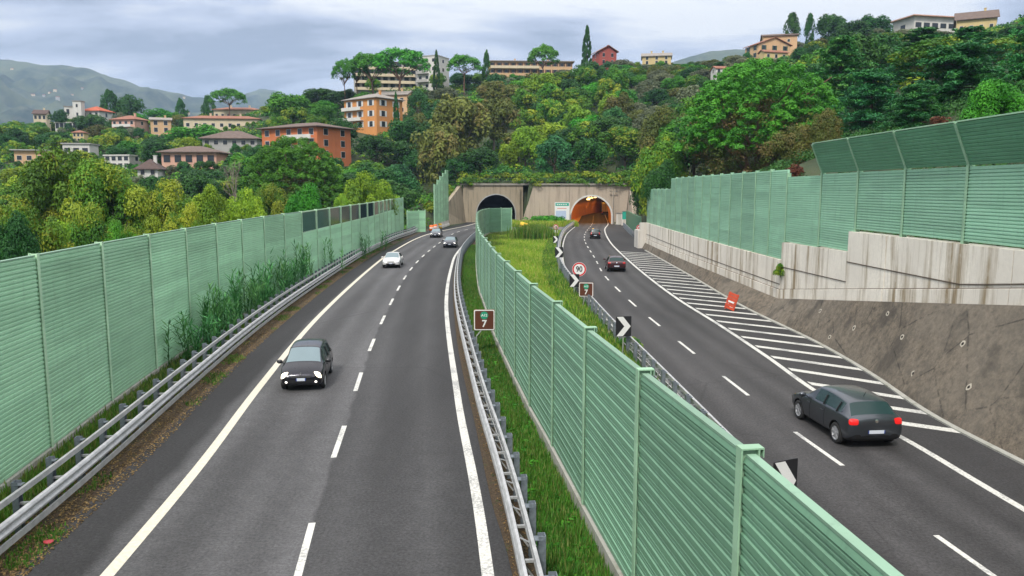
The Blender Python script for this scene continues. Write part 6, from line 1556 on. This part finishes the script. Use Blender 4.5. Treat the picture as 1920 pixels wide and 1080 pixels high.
def seen(t):
    o = t['o']; W_, H_ = o.scale.x, o.scale.z; b0 = o.location; co = Vector((0, 0, CAM_H)); names_ = {o.name} | {c.name for c in o.children}; n_hit = 0
    for k in range(26):
        a = 6.28*k/26; r = W_*.42*math.sqrt(rr4.random()); p = b0 + Vector((r*math.cos(a), -r*abs(math.sin(a))*.6, H_*rr4.uniform(.45, .99))); q = proj(p)
        if not (0 <= q[0] <= 1920 and 0 <= q[1] <= 1080): continue
        d = (p-co); ok, loc, nn, ix, ob, mt = sc.ray_cast(dg_, co, d.normalized())
        if ok and ob.name in names_: n_hit += 1
    return n_hit
for t in TREES:
    t['seen'] = 99 if t['label'] else seen(t)
for t in TREES:
    if t['seen'] < 1:
        for c in list(t['o'].children): bpy.data.objects.remove(c)
        bpy.data.objects.remove(t['o']); gone += 1
    else: keep_.append(t)
TREES[:] = keep_; print('culled', gone)
from collections import Counter
print(Counter(t['o'].name.split('.')[0] for t in TREES))
print('fill trees', nfill, 'all', len(TREES))
# every label singles out its tree
REG = [(0, 120, 'left of the towered villa'), (120, 270, 'below the town villas'), (270, 345, 'around the yellow and white house'), (345, 490, 'around the cream houses'), (490, 655, 'around the orange block'), (655, 770, 'around the amber villa'), (770, 850, 'below the slim cypress'), (850, 915, 'above the left tunnel arch'),
       (915, 985, 'above the gap between tunnels'), (985, 1060, 'above the information board'), (1060, 1110, 'left above the orange tunnel'), (1110, 1180, 'below the red house'), (1180, 1290, 'left of the huge stone pine'), (1290, 1400, 'behind the huge stone pine'), (1400, 1500, 'below the skyline farmhouse'), (1500, 1620, 'below the round skyline trees'), (1620, 1760, 'around the modern villa'), (1760, 2100, 'around the top right house')]
ORD = ['leftmost'] + [q+' from left' for q in ('second','third','fourth','fifth','sixth','seventh','eighth','ninth','tenth','eleventh','twelfth','thirteenth','fourteenth')]
buck = {}
for t in TREES:
    if t['label']: t['o']['label'] = t['label']; continue
    rn = [r_[2] for r_ in REG if r_[0] <= t['px'] < r_[1]]; rn = rn[0] if rn else ('beyond the left picture edge' if t['px'] < 0 else 'beyond the right picture edge')
    band = 'high' if t['py'] < 175 else 'halfway up' if t['py'] < 240 else 'low'
    buck.setdefault((t['words'], rn, band), []).append(t)
for (wd, rn, band), L_ in buck.items():
    L_.sort(key=lambda t: t['px'])
    for i, t in enumerate(L_):
        s_ = f"{wd} {band} on the slope {rn}"
        if len(L_) > 1: s_ = f"{ORD[min(i, 13)]} {wd} {band} {rn}"
        t['o']['label'] = s_; t['o']['group'] = 'trees on the wooded slopes'
# undergrowth that nobody could count
rg = np.random.default_rng(5)
def scatter_veg(name, label, pts, rad, nper, leaf, mat, squash=.8, seed=1):
    rg_ = np.random.default_rng(seed); c = np.array(pts); k = len(c); r = rad*(.6+.8*rg_.random(k)); c[:, 2] += r*.25
    pos, nr, tone = clump_crown(c, r, (0, 0, .35), k*nper, leaf, rg_, squash, 0, -.1); p, tn = leaf_cards(pos, nr, leaf, rg_, 1.6, tone)
    o = link(name, cards_mesh(name, p, tn), MATS[mat]); return tag(o, label, 'undergrowth', kind='stuff')
pu = []; pb_ = []
for _ in range(90000):
    x = rg.uniform(-330, 260); y = rg.uniform(25, 370)
    if x > LX(y)-1.2 and x < RX(y)+1.6 and y < portal_y(x)+1.5: continue
    p = proj((x, y, 8))
    if not (-1500 < p[0] < 2700): continue
    if not (-80 < p[0] < 2000) and rg.random() < .6: continue
    if y < 170 and rg.random() < .45: continue
    if x > 0 and y < 115: continue
    if p[0] > 1700 and y < 235: continue
    if any((x-h[0])**2+(y-h[1])**2 < (h[2]-1)**2 for h in HOUSES): continue
    (pu if rg.random() < .6 else pb_).append((x, y))
def withz(L_, n):
    L_ = np.array(L_[:n]); z = TZ(L_[:, 0], L_[:, 1]); return np.column_stack([L_, z])
scatter_veg('undergrowth', 'tangled green undergrowth covering the hillsides between the trees', withz(pu, 5200), 1.7, 34, .50, 'leaf_mid', seed=3)
scatter_veg('undergrowth', 'dark scrub covering the ground between the hillside trees', withz(pb_, 4200), 1.7, 34, .50, 'leaf_dark', seed=4)
nu = [(x, y) for x, y in zip(rg.uniform(18.5, 75, 1500), rg.uniform(18, 115, 1500)) if x > RX(y)+2.2]
scatter_veg('undergrowth', 'dark green scrub behind the right noise barrier under the cedars', withz(nu, 1000), 1.1, 90, .15, 'leaf_dark', seed=24)
# ivy and shrubs hugging the portal tops and barrier ends
iv = []
for _ in range(260):
    x = rg.uniform(-12, 27); iv.append((x, portal_y(x)+rg.uniform(2.0, 9), 9.2+rg.uniform(0, 1.5)))
for _ in range(70):
    x = rg.choice([-11, -6, 1, 5, 9, 14, 20, 24, 26]) + rg.normal()*1.3; iv.append((min(max(x, -12), 26.5), portal_y(x)+rg.uniform(-.5, 1.2), rg.uniform(8.2, 9.6)))
for _ in range(120): t = rg.random(); iv.append((-13+(-4)*t+rg.normal()*.6-1.5, 183-16*t, 5.5-4*t+rg.uniform(0, 2.5)))
scatter_veg('ivy_and_brambles', 'ivy and brambles growing along the top of the tunnel portals', iv, 1.0, 60, .34, 'leaf_mid', seed=6)

# ---------------------------------------------------------------- grass and reeds
def blades(name, label, pts, h, w_, mat, cat, lean=.35, seed=1, per=5, kind='stuff'):
    rg_ = np.random.default_rng(seed); pts = np.repeat(np.array(pts), per, axis=0); n = len(pts); pts[:, :2] += rg_.normal(size=(n, 2))*.09
    hh = h*(.5+.8*rg_.random(n)) if np.isscalar(h) else np.repeat(h, per)*(.55+.7*rg_.random(n))
    d = rg_.normal(size=(n, 2)); d /= np.linalg.norm(d, axis=1, keepdims=True); ln = lean*hh*rg_.random(n); ww = (w_*(.6+.8*rg_.random(n)))
    side = np.stack([-d[:, 1], d[:, 0], np.zeros(n)], 1)*ww[:, None]/2; b = pts; m1 = b + np.stack([d[:, 0]*ln*.35, d[:, 1]*ln*.35, hh*.6], 1); tp_ = b + np.stack([d[:, 0]*ln*1.1, d[:, 1]*ln*1.1, hh], 1)
    p = np.stack([b-side, b+side, m1+side*.7, m1-side*.7], 1); p2 = np.stack([m1-side*.7, m1+side*.7, tp_+side*.08, tp_-side*.08], 1)
    t = rg_.random((n, 2)); t[:, 0] = np.clip(t[:, 0]*.6 + .4*(np.sin(pts[:, 0]*.9+pts[:, 1]*.35)*.5+.5), 0, 1)
    me = cards_mesh(name, np.concatenate([p, p2]), np.concatenate([t, t])); return tag(link(name, me, MATS[mat]), label, cat, kind=kind)
rg = np.random.default_rng(9)
def band_pts(n, fa, fb, y0, y1, z=-.03, pw=1.6):
    u = rg.random(n); y = y0+(y1-y0)*u**pw; t = rg.random(n); a = np.array([fa(v) for v in y]); b = np.array([fb(v) for v in y]); return np.column_stack([a+(b-a)*t, y, np.full(n, z)])
pts = band_pts(15000, lambda y: x_at(guardM, y)+.28, lambda y: x_at(barM, min(y, 92))-.22, 9, 104)
blades('grass', 'lush green grass strip between the zigzag guardrail and the median barrier', pts, .30, .026, 'grass_green', 'grass', seed=2, per=5)
pw = band_pts(900, lambda y: x_at(guardM, y)+.4, lambda y: x_at(barM, min(y, 92))-.3, 10, 100, -.05)
scatter_veg('weeds', 'low leafy weeds in the grass strip by the median barrier', pw, .22, 16, .11, 'leaf_bright', .7, 12)['category'] = 'weeds'
ym = [p for p in barM]
def mfa(y): return x_at(barM, y)+.25 if y < 92 else float(np.interp(y, [92, 110, 126, 132, 137, 142], [-4.2, -4.7, -3.6, -1.8, .6, .6]))
pts = band_pts(30000, mfa, lambda y: x_at(guardC, y)-.15, 9, 141, -.03, 1.15)
blades('grass', 'tall yellowing grass on the median between the barrier and the right carriageway', pts, .42, .045, 'grass_yellow', 'grass', seed=5, per=5)
pts = band_pts(5000, lambda y: x_at(guardC, y)-1.6, lambda y: x_at(guardC, y)+.1, 9, 120, -.03, 1.3)
blades('grass', 'green weeds growing under the dark median guardrail', pts, .5, .05, 'grass_green', 'grass', seed=6, per=4)
pts = band_pts(2200, lambda y: mfa(y), lambda y: mfa(y)+2.0+1.5*math.sin(y*.5), 98, 134, -.03, 1.0)
blades('grass', 'taller green grass at the foot of the curved end of the median barrier', pts, .6, .06, 'grass_green', 'grass', seed=7, per=4)
pts = np.column_stack([rg.normal(size=1300)*1.3+3.2, rg.normal(size=1300)*1.6+118, np.full(1300, -.03)])
blades('tall_grass_tuft', 'dense tall green grass tuft near the far end of the median', pts, 2.0, .09, 'grass_green', 'grass', seed=8, per=4, kind=None)
pts = np.column_stack([rg.uniform(-1, 14, 2200), rg.uniform(160, 171, 2200), np.full(2200, -.03)])
blades('grass', 'rough grass in front of the smooth wall between the tunnels', pts, 1.0, .10, 'grass_yellow', 'grass', seed=10, per=4)
scatter_veg('weeds', 'green brambles at the foot of the smooth wall by the information board', np.column_stack([rg.normal(size=120)*1.8+8.0, rg.uniform(167, 171, 120), rg.uniform(0, 1.2, 120)]), .7, 40, .25, 'leaf_bright', .8, 14)['category'] = 'weeds'
pts = band_pts(9000, lambda y: x_at(barL, y)+.3, lambda y: x_at(guardL, y)-.15, 9, 120, -.05, 1.6)
blades('grass', 'green weeds between the left guardrail and the pale green barrier', pts, .26, .035, 'grass_green', 'grass', seed=11, per=5)
pts = band_pts(6000, lambda y: x_at(guardL, y)+.25, lambda y: x_at(edgeL, y)-1.75, 9, 120, -.022, 1.6)
pts = pts[np.array([(math.sin(p[1]*1.7)+math.sin(p[1]*.63+p[0]*2)) > .75 for p in pts])]
blades('grass', 'sparse short grass along the edge of the left shoulder', pts, .09, .03, 'grass_green', 'grass', seed=13, per=4)
# dead leaves on the left verge
n = 22000; lp = band_pts(n, lambda y: x_at(guardL, y)-.2, lambda y: x_at(edgeL, y)-1.62, 9, 100, .0, 1.8); p, tn = leaf_cards(lp + np.array([0, 0, .012]), np.tile([0, 0, 1.0], (n, 1))+rg.normal(size=(n, 3))*.3, .05, rg, 1.4)
leaf_mat('dead_leaf', (.06, .035, .018), (.24, .14, .06)); tag(link('dead_leaves', cards_mesh('dead', p, tn), MATS['dead_leaf']), 'brown dead leaves gathered along the left shoulder', 'dead leaves', kind='stuff')
n = 2600; lp = band_pts(n, lambda y: x_at(edgeM, y)+.5, lambda y: x_at(edgeM, y)+.95, 9, 70, .0, 1.8); p, tn = leaf_cards(lp + np.array([0, 0, .008]), np.tile([0, 0, 1.0], (n, 1))+rg.normal(size=(n, 3))*.3, .045, rg, 1.4)
tag(link('dead_leaves', cards_mesh('dead', p, tn), MATS['dead_leaf']), 'brown dead leaves along the foot of the median guardrail', 'dead leaves', kind='stuff')
# reeds: thicket of canes growing against the left barrier
def cane_clump(seed, ncane, H, spread):
    rgp = np.random.default_rng(seed); P_, N_, T_, A_ = [], [], [], []; st = MB()
    for c_ in range(ncane):
        x, y = rgp.normal(size=2)*spread; h = H*(.6+.5*rgp.random()); lean = rgp.normal(size=2)*.16; st.tube([(x, y, -.05), (x+lean[0]*h*.5, y+lean[1]*h*.5, h*.55), (x+lean[0]*h*1.2, y+lean[1]*h*1.2, h)], [.013, .011, .005], 4)
        for k in range(30):
            t = .12+.88*k/30; a = k*2.5+rgp.random(); dr = np.array([math.cos(a), math.sin(a), .75-.5*rgp.random()]); ln = .16+.14*rgp.random()
            P_.append(np.array([x+lean[0]*h*t*1.1, y+lean[1]*h*t*1.1, h*t]) + dr*ln*.5); A_.append(dr); N_.append(np.array([-dr[0]*.5, -dr[1]*.5, 1.0])); T_.append((rgp.random(), .2))
    p, tn = leaf_cards(np.array(P_), np.array(N_), .058, rgp, 5.2, np.array(T_), np.array(A_)); return cards_mesh('reed_leaves', p, tn), st.mesh('canes')
RC = [cane_clump(40+i, 5, 1.0, .26) for i in range(4)]
for a, b in RC: a.materials.append(MATS['reed_leaf']); b.materials.append(MATS['reed_leaf'])
spots = [(33.2+1.15*i, [2.0,2.4,2.5,2.7,2.9,2.6,2.2,2.3,2.9,3.1,2.9,3.0,3.1,2.5,2.2,2.3,2.6,2.9,3.3,3.0,2.5,2.9,3.3,3.5,3.2][i]) for i in range(25)]
names_r = 0
for i, (Yc, h) in enumerate(spots):
    xl, xg = x_at(barL, Yc), x_at(guardL, Yc); x = xl + (xg-xl)*(.38+.20*math.sin(i*2.3)); r_ = tag(empty('reed_clump', (x, Yc, -.05), i*1.7), None, 'reeds', 'leafy reed clumps against the left barrier'); r_.scale = (1.75, 1.75, h)
    r_['label'] = 'leafy green reed clump against the left barrier, ' + (['nearest to us', 'second nearest', 'third nearest', 'fourth nearest', 'fifth nearest', 'sixth nearest', 'seventh nearest', 'eighth nearest', 'ninth nearest', 'tenth nearest', 'eleventh nearest', 'twelfth nearest', 'middle of the row'] + [f'{w_} from the far end' for w_ in ('twelfth', 'eleventh', 'tenth', 'ninth', 'eighth', 'seventh', 'sixth', 'fifth', 'fourth', 'third', 'second', 'first')])[i]
    link('leaves', RC[i % 4][0], None, r_); link('canes', RC[i % 4][1], None, r_)
for i, (px, py, hp, lab) in enumerate(((620, 492, 44, 'separate leafy sapling below the left end of the glass panes'), (686, 455, 36, 'separate leafy sapling against the barrier beyond the reed thicket'), (714, 442, 18, 'smallest sapling at the far end of the glazed barrier'))):
    a = on_px(barL, px, -.7); r_ = tag(empty('sapling', (a.x, a.y, 0)), lab, 'sapling'); hh = hp*a.y/F+1.0; r_.scale = (1.6, 1.6, hh); link('leaves', RC[i][0], None, r_); link('canes', RC[i][1], None, r_)
# shrub by the median guardrail and the weed hanging on the retaining wall
a = on_px(guardC, 1180, -.35, 18, 60); b_ = tree('bush', a.x, a.y, 0, 1.5, 1.0, None, True); b_['label'] = 'small green shrub poking through the median guardrail by the nearest full chevron'
b_ = tree('bush', 16.5, 46.6, 2.4, 1.0, 1.2, None, False); b_['label'] = 'dry weed hanging in the step of the white retaining wall'
# rubble strip under the median guardrail
rgp = random.Random(3); base = bmesh.new(); bmesh.ops.create_icosphere(base, subdivisions=1, radius=1.0)
bv = [v.co.copy() for v in base.verts]; bf = [tuple(v.index for v in f.verts) for f in base.faces]; base.free(); m = MB()
for _ in range(1500):
    y = 9+118*rgp.random()**1.4; x = x_at(guardC, y)+rgp.uniform(-.75, .25); s_ = rgp.uniform(.05, .16); k = len(m.v)
    for v in bv: q_ = v*s_*(1+rgp.uniform(-.25, .25)); m.v.append((x+q_.x*1.3, y+q_.y, q_.z*.7+.01))
    m.f += [tuple(k+i for i in f) for f in bf]
simple('rubble', (.12, .115, .11), .9, var=.5, scale=2); tag(m.build('rubble', MATS['rubble']), 'broken grey stones strewn under the dark median guardrail', 'rubble', kind='stuff')

# ---------------------------------------------------------------- the air
HZ = True
if HZ:
    m = MB(); m.box(-4200, 4200, -1000, 4800, -14, 640); o = m.build('haze', None); b = NB('haze'); t = b.t
    t.nodes.remove(b.p); pv = t.nodes.new('ShaderNodeVolumePrincipled'); pv.inputs['Color'].default_value = (.50, .70, 1.0, 1); pv.inputs['Density'].default_value = .00014; pv.inputs['Anisotropy'].default_value = .0
    t.links.new(pv.outputs[0], b.out.inputs['Volume']); o.data.materials.clear(); o.data.materials.append(b.m); tag(o, 'thin bluish haze fading the far mountains', 'haze', kind='stuff')
